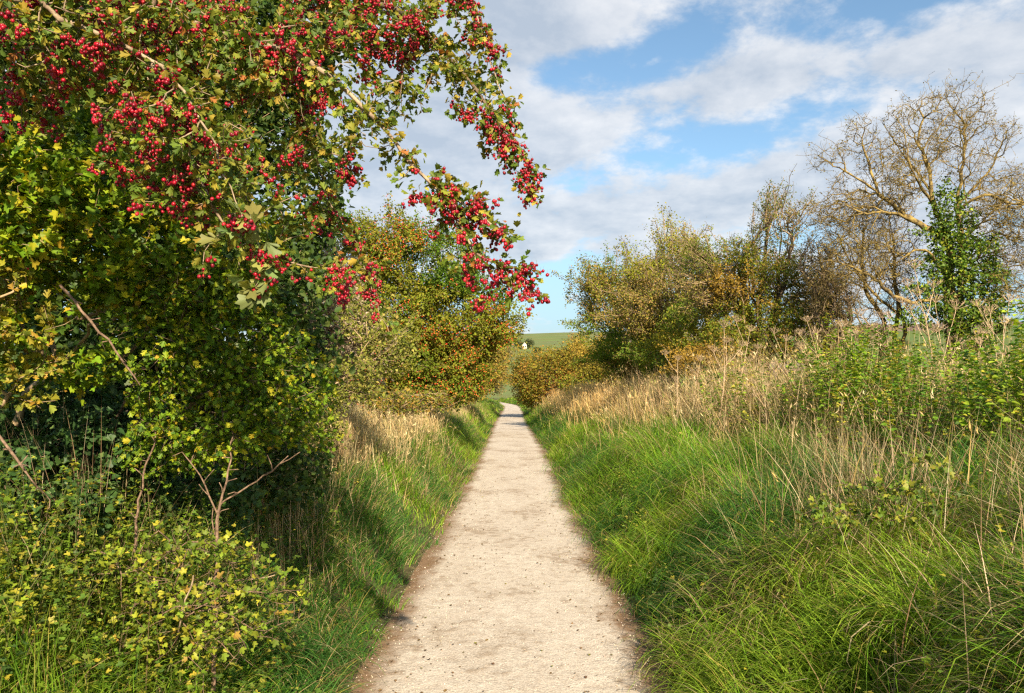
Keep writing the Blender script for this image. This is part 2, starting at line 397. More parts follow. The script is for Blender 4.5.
# ------------------------------------------------------------------ world and sun
SUN_AZ = 13.0   # degrees to the right of straight behind the camera
SUN_EL = 28.0
sd = np.array([math.sin(R(SUN_AZ)) * math.cos(R(SUN_EL)), -math.cos(R(SUN_AZ)) * math.cos(R(SUN_EL)), math.sin(R(SUN_EL))])
def world():
    w = bpy.data.worlds.new('World'); C.world = w; w.use_nodes = True; nt = w.node_tree; nt.nodes.clear(); L = nt.links.new
    out = N(nt, 'ShaderNodeOutputWorld'); bg = N(nt, 'ShaderNodeBackground', Strength=0.07)
    sky = N(nt, 'ShaderNodeTexSky', sky_type='NISHITA'); sky.sun_disc = False
    sky.sun_elevation = R(SUN_EL); sky.sun_rotation = math.atan2(sd[0], sd[1]); sky.altitude = 50
    sky.air_density = 1.0; sky.dust_density = 0.6; sky.ozone_density = 2.0
    tc = N(nt, 'ShaderNodeTexCoord'); sp = N(nt, 'ShaderNodeSeparateXYZ'); L(tc.outputs['Generated'], sp.inputs[0])
    def M(op, a, b=None, c=None):
        n = N(nt, 'ShaderNodeMath', operation=op)
        for i, v in enumerate((a, b, c)):
            if v is None: continue
            if isinstance(v, (int, float)): n.inputs[i].default_value = v
            else: L(v, n.inputs[i])
        return n.outputs[0]
    X, Y, Z = sp.outputs
    az = M('ARCTAN2', X, Y); el = M('ARCSINE', Z)
    zz = M('ADD', M('MAXIMUM', Z, 0.0), 0.28)
    cx = M('DIVIDE', X, zz); cy = M('DIVIDE', Y, zz)
    def cloud(dx, dy, sc, det, ro, dist):
        cb = N(nt, 'ShaderNodeCombineXYZ'); L(M('ADD', cx, dx), cb.inputs[0]); L(M('ADD', cy, dy), cb.inputs[1]); cb.inputs[2].default_value = 4.2
        n = N(nt, 'ShaderNodeTexNoise', Scale=sc, Detail=det, Roughness=ro, Distortion=dist); L(cb.outputs[0], n.inputs['Vector']); return n.outputs['Fac']
    n1 = cloud(0, 0, 3.4, 11.0, 0.6, 0.1); n1b = cloud(0.03, -0.05, 3.4, 9.0, 0.58, 0.1); n2 = cloud(7, 3, 14.0, 7.0, 0.62, 0.1)
    # where the cloud banks and the blue gaps lie (azimuth, elevation in radians)
    blobs = [(470, 25, 150, 70, 0.20), (645, 95, 130, 36, 0.20), (790, 55, 60, 30, 0.10), (930, 55, 130, 45, 0.22), (985, 135, 80, 60, 0.16),
             (600, 215, 190, 42, 0.20), (775, 180, 90, 30, 0.16), (440, 140, 90, 80, 0.16), (860, 250, 160, 60, 0.12), (300, 120, 160, 110, 0.14),
             (700, 36, 100, 26, -0.20), (750, 132, 130, 26, -0.22), (560, 62, 60, 18, -0.10), (880, 8, 110, 22, -0.18), (500, 300, 260, 36, -0.10), (630, 168, 110, 18, -0.10)]
    bias = None
    for px, py, rx, ry, s in blobs:
        a0 = math.atan((px - 512) / F); e0 = math.atan((391 - py) / F * math.cos(a0))
        u = M('MULTIPLY', M('SUBTRACT', az, a0), F / rx); v0 = M('SUBTRACT', el, e0)
        v = M('MULTIPLY', M('SUBTRACT', v0, M('MULTIPLY', M('SUBTRACT', az, a0), 0.16)), F / ry)
        g = M('MULTIPLY', M('EXPONENT', M('MULTIPLY', M('ADD', M('MULTIPLY', u, u), M('MULTIPLY', v, v)), -0.7)), s)
        bias = g if bias is None else M('ADD', bias, g)
    d = M('ADD', M('ADD', n1, bias), M('MULTIPLY', M('SUBTRACT', n2, 0.5), 0.26))
    mr = N(nt, 'ShaderNodeMapRange', interpolation_type='SMOOTHSTEP'); L(d, mr.inputs[0]); mr.inputs[1].default_value = 0.45; mr.inputs[2].default_value = 0.65
    mr.inputs[4].default_value = 0.88
    # brightness: lit where the cover thins towards the sun, greyer in thick parts
    lit = M('ADD', M('MULTIPLY', M('SUBTRACT', n1, n1b), 3.2), M('MULTIPLY', M('SUBTRACT', n2, 0.5), 0.9))
    thick = N(nt, 'ShaderNodeMapRange'); L(d, thick.inputs[0]); thick.inputs[1].default_value = 0.58; thick.inputs[2].default_value = 0.95
    br = M('SUBTRACT', M('ADD', lit, 0.55), M('MULTIPLY', thick.outputs[0], 0.55))
    cr = N(nt, 'ShaderNodeValToRGB'); L(br, cr.inputs[0])
    e = cr.color_ramp.elements; e[0].position = 0.0; e[0].color = (0.52, 0.59, 0.69, 1); e[1].position = 1.0; e[1].color = (0.97, 0.97, 0.98, 1)
    sc = N(nt, 'ShaderNodeVectorMath', operation='SCALE'); L(cr.outputs[0], sc.inputs[0]); sc.inputs[3].default_value = 6.3
    mx = N(nt, 'ShaderNodeMix', data_type='RGBA'); L(mr.outputs[0], mx.inputs[0])
    tn = N(nt, 'ShaderNodeVectorMath', operation='MULTIPLY'); L(sky.outputs[0], tn.inputs[0]); tn.inputs[1].default_value = (1.10, 1.20, 1.14); hz = N(nt, 'ShaderNodeMapRange'); L(Z, hz.inputs[0]); hz.inputs[1].default_value = 0.0; hz.inputs[2].default_value = 0.24; hz.inputs[3].default_value = 0.95; hz.inputs[4].default_value = 0.0
    ts = N(nt, 'ShaderNodeMix', data_type='RGBA'); L(hz.outputs[0], ts.inputs[0]); L(tn.outputs[0], ts.inputs[6]); ts.inputs[7].default_value = (2.35, 3.2, 4.15, 1)
    L(ts.outputs[2], mx.inputs[6]); L(sc.outputs[0], mx.inputs[7])
    L(mx.outputs[2], bg.inputs[0]); L(bg.outputs[0], out.inputs[0])
world()
ld = bpy.data.lights.new('sun', 'SUN'); ld.energy = 5.0; ld.angle = R(0.6); ld.color = (1.0, 0.86, 0.66)
lo = bpy.data.objects.new('sun', ld); COL.objects.link(lo)
from mathutils import Vector
lo.rotation_euler = Vector(sd).to_track_quat('Z', 'Y').to_euler()
vs = C.view_settings; vs.view_transform = 'Standard'; vs.look = 'None'; vs.exposure = 1.2; vs.gamma = 1; vs.use_curve_mapping = False
cy = C.cycles; cy.max_bounces = 6; cy.diffuse_bounces = 3; cy.glossy_bounces = 2; cy.transmission_bounces = 4; cy.transparent_max_bounces = 4
cy.use_denoising = False; cy.use_adaptive_sampling = True; cy.adaptive_threshold = 0.012; cy.caustics_reflective = False; cy.caustics_refractive = False
try: cy.denoiser = 'OPENIMAGEDENOISE'; cy.denoising_prefilter = 'ACCURATE'
except Exception: pass
C.render.film_transparent = False; cy.filter_width = 1.3

# ------------------------------------------------------------------ ground, path
def sheet(name, xs, ys, fn, m, colfn=None):
    X, Y = np.meshgrid(xs, ys); Z = fn(X, Y); V = np.stack([X, Y, Z], -1).reshape(-1, 3)
    nx, ny = len(xs), len(ys); j, i = np.meshgrid(np.arange(ny - 1), np.arange(nx - 1), indexing='ij'); a = (j * nx + i).ravel()
    Fc = np.stack([a, a + 1, a + nx + 1, a + nx], -1); s = Soup(); s.add(V, Fc, None if colfn is None else colfn(X, Y).reshape(-1, 3))
    return s.build(name, m, smooth=True)
g = np.concatenate([np.linspace(0, 6, 49), np.linspace(6.4, 14, 20), np.geomspace(15, 2600, 40)])
xs = np.concatenate([-g[:0:-1], g])
ys = np.concatenate([np.linspace(-30, 0, 16), np.linspace(0.2, 20, 100), np.linspace(20.5, 100, 130), np.geomspace(102, 4500, 90)])
gr = sheet('ground', xs, ys, height, ground_mat()); tag(gr, 'brown earth banks rising either side of the path with fields beyond', 'ground', kind='structure')
u = np.linspace(-1, 1, 25); yy = np.concatenate([np.linspace(-12, 30, 240), np.linspace(30.3, 135, 220)])
U, YY = np.meshgrid(u, yy)
wl = 0.92 + 0.08 * (vnoise(YY * 0.8, np.sign(U) * 3, 3) - 0.5) + 0.07 * (vnoise(YY * 3.1, np.sign(U) * 3, 4) - 0.5)
PX = pathx(YY) + U * wl; PZ = height(PX, YY) * 1.0 + 0.006 + 0.02 * (1 - U ** 2) - 0.004 * (np.abs(U) > 0.9)
nx, ny = len(u), len(yy); j, i = np.meshgrid(np.arange(ny - 1), np.arange(nx - 1), indexing='ij'); a = (j * nx + i).ravel()
s = Soup(); s.add(np.stack([PX, YY, PZ], -1).reshape(-1, 3), np.stack([a, a + 1, a + nx + 1, a + nx], -1), np.repeat(np.abs(U).reshape(-1, 1), 3, 1))
tag(s.build('path', path_mat(), smooth=True), 'straight pale chalk and gravel footpath with brown earthy edges', 'path', kind='structure')

def surf(x, y): return height(x, y)
# pebbles
n = 26000; y = 1.5 + 22 * RNG.random(n) ** 1.6; d = RNG.uniform(-0.95, 0.95, n); keep = RNG.random(n) < 0.45 + 0.55 * np.abs(d); y = y[keep]; d = d[keep]; n = len(y)
x = pathx(y) + d; P = np.stack([x, y, surf(x, y) + 0.02 * (1 - d ** 2) + 0.006], -1)
sz = 0.0018 + 0.005 * RNG.random(n) ** 3.5 + 0.006 * (RNG.random(n) < 0.006)
s = Soup(); A = unit(RNG.normal(size=(n, 3))); NN = unit(RNG.normal(size=(n, 3)))
tv = OCT_V * np.array([1, 1.3, 0.7]); scatter(s, tv, OCT_F, P, A, NN, sz, pick([(0.52, 0.45, 0.36), (0.34, 0.27, 0.2), (0.50, 0.45, 0.38), (0.2, 0.15, 0.11)], [4, 3, 1, 1.4], n))
tag(s.build('pebbles', M_STONE), 'loose chalk and flint pebbles scattered over the pale path', 'pebbles', kind='stuff')

# ------------------------------------------------------------------ grass
def blades(soup, P, L, W, phi, th0, bend, col, k=4, tipcol=None):
    n = len(P); t = np.linspace(0, 1, k + 1)
    th = th0[:, None] + bend[:, None] * t[None] ** 1.3
    ds = (L / k)[:, None]
    hx = np.concatenate([np.zeros((n, 1)), np.cumsum(np.sin((th[:, 1:] + th[:, :-1]) / 2) * ds, 1)], 1)
    hz = np.concatenate([np.zeros((n, 1)), np.cumsum(np.cos((th[:, 1:] + th[:, :-1]) / 2) * ds, 1)], 1)
    dx = np.cos(phi)[:, None]; dy = np.sin(phi)[:, None]
    cx = P[:, :1] + hx * dx; cy_ = P[:, 1:2] + hx * dy; cz = P[:, 2:] + hz
    tw = phi + RNG.normal(0, 0.7, n) + math.pi / 2
    sx = np.cos(tw)[:, None]; sy = np.sin(tw)[:, None]
    w = W[:, None] * np.clip(1.0 - t[None] ** 1.8, 0.02, 1) * np.clip(0.6 + 2 * t[None], 0, 1)
    Lf = np.stack([cx - w * sx, cy_ - w * sy, cz], -1)[:, :k]; Rt = np.stack([cx + w * sx, cy_ + w * sy, cz], -1)[:, :k]
    tip = np.stack([cx, cy_, cz], -1)[:, k:]
    V = np.concatenate([Lf, Rt, tip], 1)
    m = 2 * k + 1; a = np.arange(k - 1); Q = np.stack([a, a + k, a + k + 1, a + 1], -1); T = np.array([[k - 1, 2 * k - 1, 2 * k]])
    off = (np.arange(n) * m)[:, None, None]; base = soup.n
    c = np.repeat(col[:, None], m, 1)
    if tipcol is not None:
        tt = np.concatenate([t[:k], t[:k], [1.0]])[None, :, None]; c = c * (1 - tt) + tipcol[:, None] * tt
    soup.add(V.reshape(-1, 3), (Q[None] + off).reshape(-1, 4), c.reshape(-1, 3))
    soup.faces((T[None] + off).reshape(-1, 3), base)

GREENS = [(0.165, 0.31, 0.020), (0.11, 0.245, 0.020), (0.245, 0.36, 0.03), (0.06, 0.155, 0.028), (0.42, 0.36, 0.08)]
STRAW = [(0.42, 0.31, 0.15), (0.34, 0.24, 0.12), (0.50, 0.40, 0.22), (0.25, 0.17, 0.09)]
def frame_ok(x, y, m=1.3): return np.abs(x) < 0.68 * y + m
def grass_bank(side, y0, y1, dens, lo, hi, Lm, Wm, k, dry=0.06, per=26):
    """tufted grass between distances lo and hi from the path centre"""
    area = (y1 - y0) * (hi - lo); nt = int(area * dens / per)
    y = RNG.uniform(y0, y1, nt); a = RNG.uniform(lo, hi, nt); x = pathx(y) + side * a; thin = (a > lo + 0.16 * fbm(y * 2.2, y * 0 + side, 83)) | (RNG.random(nt) < 0.1); x, y, a = x[thin], y[thin], a[thin]; nt = len(x)
    ok = frame_ok(x, y); x, y, a = x[ok], y[ok], a[ok]; nt = len(x)
    hn = 0.15 + 1.4 * (fbm(x * 2.0, y * 2.0, 5 + side) - 0.15); th = RNG.random(nt)
    edge = sst(lo, lo + 0.55, a)
    tl = Lm * (0.22 + 1.5 * hn) * (0.68 + 0.32 * edge) * RNG.uniform(0.75, 1.25, nt)
    wind = (-0.5 if side > 0 else 0.2)
    fa = (vnoise(x * 1.6, y * 1.6, 77) - 0.5) * 5.0 + RNG.normal(0, 0.8, nt)
    fx0 = -side * 0.9 + wind * 0.3; fy0 = -0.35; fx = fx0 * np.cos(fa) - fy0 * np.sin(fa); fy = fx0 * np.sin(fa) + fy0 * np.cos(fa)
    m = RNG.poisson(per, nt); k_ = np.repeat(np.arange(nt), m); n = len(k_)
    an = RNG.uniform(0, 2 * math.pi, n); rr = 0.09 * np.sqrt(RNG.random(n)) * (1 + (Wm > 0.004) * 1.2)
    bx = x[k_] + rr * np.cos(an); by = y[k_] + rr * np.sin(an)
    ux = np.cos(an) * 0.7 + fx[k_]; uy = np.sin(an) * 0.7 + fy[k_]
    phi = np.arctan2(uy, ux) + RNG.normal(0, 0.6, n)
    L = tl[k_] * RNG.uniform(0.5, 1.2, n)
    cb = vnoise(x * 0.7, y * 0.7, 91); w = np.clip(0.5 + (cb[k_] - 0.5) * 1.1 + (RNG.random(nt)[k_] - 0.5) * 0.5 + RNG.normal(0, 0.13, n), 0, 1)
    G = np.array(GREENS); c = np.where(w[:, None] < 0.36, G[3], np.where(w[:, None] < 0.5, G[1], np.where(w[:, None] < 0.72, G[0], G[2])))
    c = c * RNG.uniform(0.8, 1.25, (n, 1)) * RNG.uniform(0.93, 1.07, (n, 3))
    dr = RNG.random(n) < dry + 0.25 * (vnoise(x * 1.1, y * 1.1, 55)[k_] > 0.72); c[dr] = pick(STRAW, [3, 2, 2, 2], dr.sum())
    c[(~dr) & (RNG.random(n) < 0.06)] = G[4]
    z = surf(bx, by) - 0.02
    blades(S_, np.stack([bx, by, z], -1), L, Wm * RNG.uniform(0.6, 1.3, n), phi, RNG.uniform(0.02, 0.35, n), RNG.uniform(1.2, 3.6, n) * (1.05 - 0.25 * (side < 0)), c, k)
def dry_patch(spec, n, Lm, Wm, seedhead=True, cols=STRAW, cw=(3, 2, 3, 1), lean=0.25, k=3):
    """standing straw coloured grass in ellipses (x, y, rx, ry, weight)"""
    w = np.array([e[2] * e[3] * e[4] for e in spec]); w = w / w.sum()
    for e, m in zip(spec, RNG.multinomial(n, w)):
        r = np.abs(RNG.normal(0, 0.62, m)); a = RNG.uniform(0, 2 * math.pi, m); x = e[0] + e[2] * r * np.cos(a); y = e[1] + e[3] * r * np.sin(a)
        keep = np.abs(x - pathx(y)) > 1.15; x, y, r = x[keep], y[keep], r[keep]; m = len(x); keep = RNG.random(m) < 0.25 + 1.1 * fbm(x * 1.1, y * 0.8, 21); x, y = x[keep], y[keep]; m = len(x)
        L = Lm * RNG.uniform(0.55, 1.25, m) * (1.05 - 0.3 * np.clip(r[keep] - 0.6, 0, 1)) * (0.7 + 0.6 * vnoise(x, y, 9)); ph = RNG.uniform(0, 2 * math.pi, m) * 0.5 + math.pi * 0.75 + 1.2 * (vnoise(x * 0.8, y * 0.8, 13) - 0.5)
        c = pick(cols, cw, m)
        th0 = np.abs(RNG.normal(0, lean, m)); bd = np.abs(RNG.normal(0.3, 0.45, m))
        z = surf(x, y); blades(S_, np.stack([x, y, z], -1), L, np.full(m, Wm) * RNG.uniform(0.6, 1.3, m), ph, th0, bd, c, k)
        if seedhead:
            q = RNG.random(m) < 0.2; mm = q.sum()
            # airy seed heads near the tips
            t = th0[q] + bd[q] * 0.5; P = np.stack([x[q] + np.sin(t) * L[q] * 0.9 * np.cos(ph[q]), y[q] + np.sin(t) * L[q] * 0.9 * np.sin(ph[q]), z[q] + np.cos(t) * L[q] * 0.86], -1)
            for _ in range(3):
                A = unit(np.stack([np.sin(t) * np.cos(ph[q]), np.sin(t) * np.sin(ph[q]), np.cos(t)], -1) + RNG.normal(0, 0.35, (mm, 3)))
                scatter(S_, LEAF_FAR[0] * np.array([0.22, 1, 1]), LEAF_FAR[1], P + RNG.normal(0, 0.015, (mm, 3)), A, unit(RNG.normal(size=(mm, 3))), RNG.uniform(0.05, 0.11, mm) * (0.6 + 40 * Wm), c[q] * 1.1)
BANDS = [(1.3, 4.5, 5600, 0.0040, 6), (4.5, 8, 3800, 0.0036, 5), (8, 14, 1900, 0.0045, 4), (14, 26, 800, 0.006, 3), (26, 55, 330, 0.011, 3), (55, 125, 70, 0.024, 2)]
S_ = Soup()
for y0, y1, dn, w, k in BANDS: grass_bank(1, y0, y1, dn, 0.91, 4.6 if y0 < 20 else 3.4, 0.41, w, k)
tag(S_.build('grass', M_GRASS), 'long lush green grass drooping down the bank right of the path', 'grass', kind='stuff')
S_ = Soup()
dry_patch([(2.2, 2.9, 0.7, 0.6, 1), (3.0, 3.8, 0.8, 0.8, 0.7), (2.4, 5.4, 0.8, 1.2, 0.5)], 2600, 0.66, 0.0026, seedhead=False, cols=[(0.46, 0.33, 0.18), (0.34, 0.22, 0.12), (0.56, 0.45, 0.28), (0.2, 0.13, 0.07)], lean=0.75, k=5)
tag(S_.build('dead_stalks', M_DRY), 'bent dead stalks lying across the green grass at the lower right', 'dead stalks', kind='stuff')
S_ = Soup()
for y0, y1, dn, w, k in BANDS: grass_bank(-1, y0, y1, dn, 0.90, 3.4 if y0 < 20 else 3.0, 0.28, w, k, dry=0.14)
dry_patch([(-1.35, 2.5, 0.45, 0.9, 1), (-2.0, 2.6, 0.6, 0.6, 1)], 5500, 0.42, 0.0026, seedhead=False, cols=GREENS, cw=(3, 2, 3, 2, 1), lean=0.5, k=4)
tag(S_.build('grass', M_GRASS), 'shorter green grass on the bank left of the path', 'grass', kind='stuff')

S_ = Soup()
dry_patch([(3.2, 30, 1.3, 13, 1.2), (3.1, 48, 1.2, 16, 0.8)], 34000, 0.85, 0.006, cols=[(0.66, 0.45, 0.16), (0.60, 0.38, 0.14), (0.70, 0.53, 0.25), (0.38, 0.25, 0.1)])
tag(S_.build('dry_grass', M_DRY), 'golden standing dry grass on the far part of the right bank', 'dry grass', kind='stuff')
S_ = Soup()
dry_patch([(4.0, 13, 1.3, 5.5, 1.2), (5.4, 10, 1.7, 3.2, 0.7), (7.5, 9.5, 2.6, 2.4, 1.0), (3.8, 20, 1.1, 6, 1.0)], 24000, 1.12, 0.0038, lean=0.45, cols=[(0.54, 0.39, 0.19), (0.40, 0.27, 0.13), (0.62, 0.48, 0.27), (0.22, 0.27, 0.05)], cw=(4, 2, 3, 1.3))
dry_patch([(2.9, 7.5, 1.2, 3.0, 1.0), (3.4, 4.6, 1.3, 1.6, 1.0)], 2200, 0.75, 0.0022, lean=0.6, seedhead=False, k=4)
tag(S_.build('dry_grass', M_DRY), 'tangled pale brown dead grass along the top of the right bank', 'dry grass', kind='stuff')
S_ = Soup()
dry_patch([(-2.6, 12, 0.7, 4.5, 1.2), (-2.3, 19, 0.6, 5, 1), (-2.2, 30, 0.8, 9, 0.7), (-1.95, 9.5, 0.45, 3.2, 1.6), (-1.7, 15, 0.35, 5, 0.8)], 28000, 0.55, 0.0042, lean=0.45, cols=[(0.58, 0.43, 0.2), (0.45, 0.32, 0.15), (0.62, 0.5, 0.26), (0.28, 0.25, 0.08)])
dry_patch([(-2.2, 6.8, 0.7, 2.2, 1), (-1.7, 5.2, 0.5, 1.3, 0.9)], 8000, 0.5, 0.0028, lean=0.6, seedhead=False, cols=[(0.54, 0.37, 0.19), (0.42, 0.27, 0.14), (0.62, 0.47, 0.26), (0.2, 0.22, 0.05)])
tag(S_.build('dry_grass', M_DRY), 'straw coloured grass at the top of the left bank below the bushes', 'dry grass', kind='stuff')

# ------------------------------------------------------------------ leafy weeds
def weeds(spec, n, hgt, leaf, tmpl, cols, cw, step=0.05, upr=0.2, mt=None, lsz=1.0):
    w = np.array([e[2] * e[3] * e[4] for e in spec]); w = w / w.sum()
    st = Soup()
    for e, m in zip(spec, RNG.multinomial(n, w)):
        r = np.sqrt(RNG.random(m)); a = RNG.uniform(0, 2 * math.pi, m); x = e[0] + e[2] * r * np.cos(a); y = e[1] + e[3] * r * np.sin(a)
        keep = RNG.random(m) < 0.2 + 1.2 * fbm(x * 1.2, y * 1.2, 41); x, y = x[keep], y[keep]; m = len(x)
        H = hgt * RNG.uniform(0.5, 1.2, m) * (0.65 + 0.7 * vnoise(x * 0.9, y * 0.9, 61)); ph = RNG.uniform(0, 2 * math.pi, m); th = np.abs(RNG.normal(0, upr, m)); bd = RNG.uniform(0, 0.5, m)
        P0 = np.stack([x, y, surf(x, y)], -1)
        blades(st, P0, H, np.full(m, 0.0028), ph, th, bd, pick([(0.12, 0.14, 0.03), (0.2, 0.15, 0.07)], [3, 1], m), 3)
        kk = np.maximum((H / step).astype(int), 2); idx = np.repeat(np.arange(m), kk * 2); q = len(idx); t = RNG.random(q) ** 0.7
        tt = th[idx] + bd[idx] * t * 0.5; s_ = H[idx] * t
        D = np.stack([np.sin(tt) * np.cos(ph[idx]), np.sin(tt) * np.sin(ph[idx]), np.cos(tt)], -1)
        P = P0[idx] + D * s_[:, None]
        ra = RNG.uniform(0, 2 * math.pi, q); A = np.stack([np.cos(ra), np.sin(ra), RNG.uniform(-0.35, 0.45, q)], -1)
        Nn = unit(RNG.normal(0, 0.35, (q, 3)) + np.array([0, 0, 1.0]))
        pc = pick(cols, cw, m)[idx] * RNG.uniform(0.8, 1.2, (q, 1)); yl = RNG.random(q) < 0.08; pc[yl] = pick([(0.42, 0.36, 0.04)], [1], yl.sum())
        scatter(st, tmpl[0], tmpl[1], P + A * 0.012, A, Nn, leaf * RNG.uniform(0.5, 1.2, q) * (1.15 - 0.5 * t) * lsz, pc)
    return st
NET = [(0.15, 0.27, 0.022), (0.09, 0.19, 0.022), (0.26, 0.36, 0.028), (0.38, 0.35, 0.04)]
st = weeds([(6.6, 8.8, 3.2, 2.3, 1.2), (5.4, 6.6, 2.0, 1.6, 0.9), (9.5, 11.5, 3.6, 2.0, 1), (4.6, 11.5, 1.6, 3.5, 0.6), (4.2, 7.5, 1.2, 2.0, 0.35)], 4300, 1.0, 0.07, LEAF_OVAL, NET, [3, 2, 2, 1])
tag(st.build('nettles', M_LEAF), 'patch of bright green leafy nettles on top of the right bank', 'nettles', kind='stuff')
st = weeds([(-2.6, 3.4, 1.0, 1.5, 1.2), (-3.5, 3.6, 1.2, 1.5, 0.8), (-1.9, 2.6, 0.6, 0.8, .8), (-3.0, 5.6, 0.8, 1.6, 0.6), (-1.7, 3.4, 0.6, 1.0, 2.0), (-2.2, 4.2, 0.6, 1.0, 1.5), (1.9, 4.2, 0.9, 2.2, 0.3), (1.45, 7, 0.45, 3.5, 0.6), (-1.8, 6, 0.6, 2.5, 0.3)], 5200, 0.36, 0.034, LEAF_MAPLE, [(0.13, 0.21, 0.03), (0.21, 0.27, 0.04), (0.08, 0.14, 0.035), (0.32, 0.3, 0.05)], [3, 3, 2, 1], upr=0.6)
st2 = weeds([(-1.75, 3.3, 0.5, 0.7, 1.2), (-2.3, 3.4, 0.6, 0.8, 1.2), (-1.9, 4.1, 0.6, 0.6, 0.8), (-1.5, 2.7, 0.35, 0.5, 0.8)], 1900, 0.54, 0.027, LEAF_MAPLE, [(0.15, 0.23, 0.02), (0.22, 0.27, 0.022), (0.08, 0.14, 0.02), (0.34, 0.30, 0.035)], [3, 2, 3, 0.7], upr=0.5, step=0.06)
tag(st2.build('undergrowth', M_LEAF), 'yellow-green knee-high undergrowth around the saplings at the lower left', 'undergrowth', kind='stuff')
st3 = weeds([(2.7, 4.9, 1.1, 0.9, 1), (3.4, 6.5, 1.0, 1.2, 0.6), (1.7, 3.3, 0.5, 0.9, 0.5)], 420, 0.42, 0.035, LEAF_MAPLE, [(0.17, 0.25, 0.02), (0.27, 0.31, 0.025), (0.09, 0.15, 0.02), (0.36, 0.32, 0.035)], [3, 2, 2, 1], upr=0.6, step=0.07)
tag(st3.build('undergrowth', M_LEAF), 'loose leafy weeds mixed into the long grass of the right bank', 'undergrowth', kind='stuff')
tag(st.build('ground_cover', M_LEAF), 'low bramble and weed leaves covering the foot of the left hedge', 'ground cover', kind='stuff')

S_ = Soup()
dry_patch([(-1.9, 3.5, 0.7, 0.9, 1.2), (-2.6, 3.2, 0.8, 0.9, 0.8), (-2.0, 4.8, 0.7, 1.0, 0.6)], 1100, 0.62, 0.0019, lean=0.6, seedhead=False, k=4, cols=[(0.36, 0.25, 0.14), (0.27, 0.17, 0.1), (0.45, 0.34, 0.2), (0.2, 0.12, 0.07)])
tag(S_.build('dead_stalks', M_DRY), 'thin dead brown stalks tangled through the brambles at the lower left', 'dead stalks', kind='stuff')
# ------------------------------------------------------------------ plants
HAWC = [(0.14, 0.19, 0.022), (0.09, 0.145, 0.02), (0.24, 0.24, 0.03), (0.36, 0.28, 0.04), (0.34, 0.14, 0.03)]
def put_leaves(t, parent, per_m, rmax, size, tmpl, cols, cw, m=M_LEAF, jit=0.01, up=0.8, droop=0.1, mask=None, name='foliage', colnoise=None, rng=None):
    P, D = t.sites(per_m, rmax, jit, mask); n = len(P); rng = t.rng
    A, Nn = leaf_frames(P, D, rng, up, droop)
    c = pick(cols, cw, n, rng=rng)
    if colnoise is not None:
        c2, sc = colnoise; f = fbm(P[:, 0] * sc + P[:, 1] * sc * 0.7, P[:, 2] * sc + 9, 71)[:, None]; f = sst(0.5, 0.66, f); c = c * (1 - f) + np.array(c2) * f * (0.8 + 0.4 * rng.random((n, 1)))
    s = Soup(); scatter(s, tmpl[0], tmpl[1], P, A, Nn, size * rng.uniform(0.55, 1.2, n), c)
    return s.build(name, m, parent)

# ---- 1. the near hawthorn hung with red berries
t = Tree(np.random.default_rng(5))
root = (-3.4, 3.3, float(height(-3.4, 3.3)))
hw = thing('hawthorn_tree', 'big near hawthorn laden with dark red berries, arching over the path from the upper left', 'tree', root)
tr = t.line([root, (-3.3, 3.2, 2.2), (-3.0, 3.1, 3.2)], step=0.15)
top = tr[-1]
A1 = t.line([at(60, -90, 3.0), at(230, -45, 2.9), at(330, -10, 2.8), at(400, 12, 2.75), at(440, 48, 2.7), at(475, 88, 2.7), at(504, 132, 2.7), at(524, 158, 2.7), at(534, 184, 2.7)], top, 0.04)
A1b = t.line([at(440, -8, 2.8), at(470, 4, 2.8), at(484, 40, 2.8), at(498, 85, 2.78), at(515, 125, 2.78)], A1[len(A1) // 2 - 4], 0.04)
A2 = t.line([at(40, -60, 2.5), at(190, 22, 2.35), at(290, 52, 2.3), at(340, 85, 2.3), at(385, 130, 2.3), at(412, 165, 2.3), at(440, 192, 2.3), at(462, 228, 2.25), at(474, 252, 2.25), at(502, 264, 2.25), at(532, 270, 2.25)], tr[-4], 0.04)
A2b = t.line([at(470, 210, 2.25), at(500, 232, 2.25)], t.nearest(at(445, 198, 2.3)), 0.04)
A3 = t.line([at(-20, -20, 2.1), at(60, 20, 2.0), at(150, 60, 2.0), at(200, 120, 1.95), at(235, 200, 1.9), at(268, 262, 1.9)], tr[-3], 0.04)
A4 = t.line([at(125, -40, 2.2), at(140, 30, 2.2), at(158, 80, 2.15), at(185, 150, 2.15), at(230, 230, 2.2), at(300, 265, 2.3), at(360, 268, 2.3)], tr[-2], 0.04)
A5 = t.line([at(250, 40, 2.7), at(300, 120, 2.7), at(325, 190, 2.7), at(350, 235, 2.7), at(372, 290, 2.7)], A1[10], 0.05)
nm = t.n
arm = []
def along(ids, n, rad, dz=0.0):
    ids = np.array(ids); k = t.rng.choice(ids, n); arm.append(t.P[k] + t.rng.normal(0, 1, (n, 3)) * rad * 0.85 + np.stack([0 * k, 0 * k, -np.abs(t.rng.normal(0, dz + 1e-6, n))], -1))
along(A1[len(A1) // 2:], 300, 0.030, 0.04); along(A1b, 170, 0.05, 0.06); along(A2[len(A2) // 3:], 360, 0.042, 0.05); along(A2b, 34, 0.03)
along(A3[5:], 90, 0.07); along(A4[8:], 130, 0.06, 0.03); along(A5[6:], 50, 0.06, 0.06)
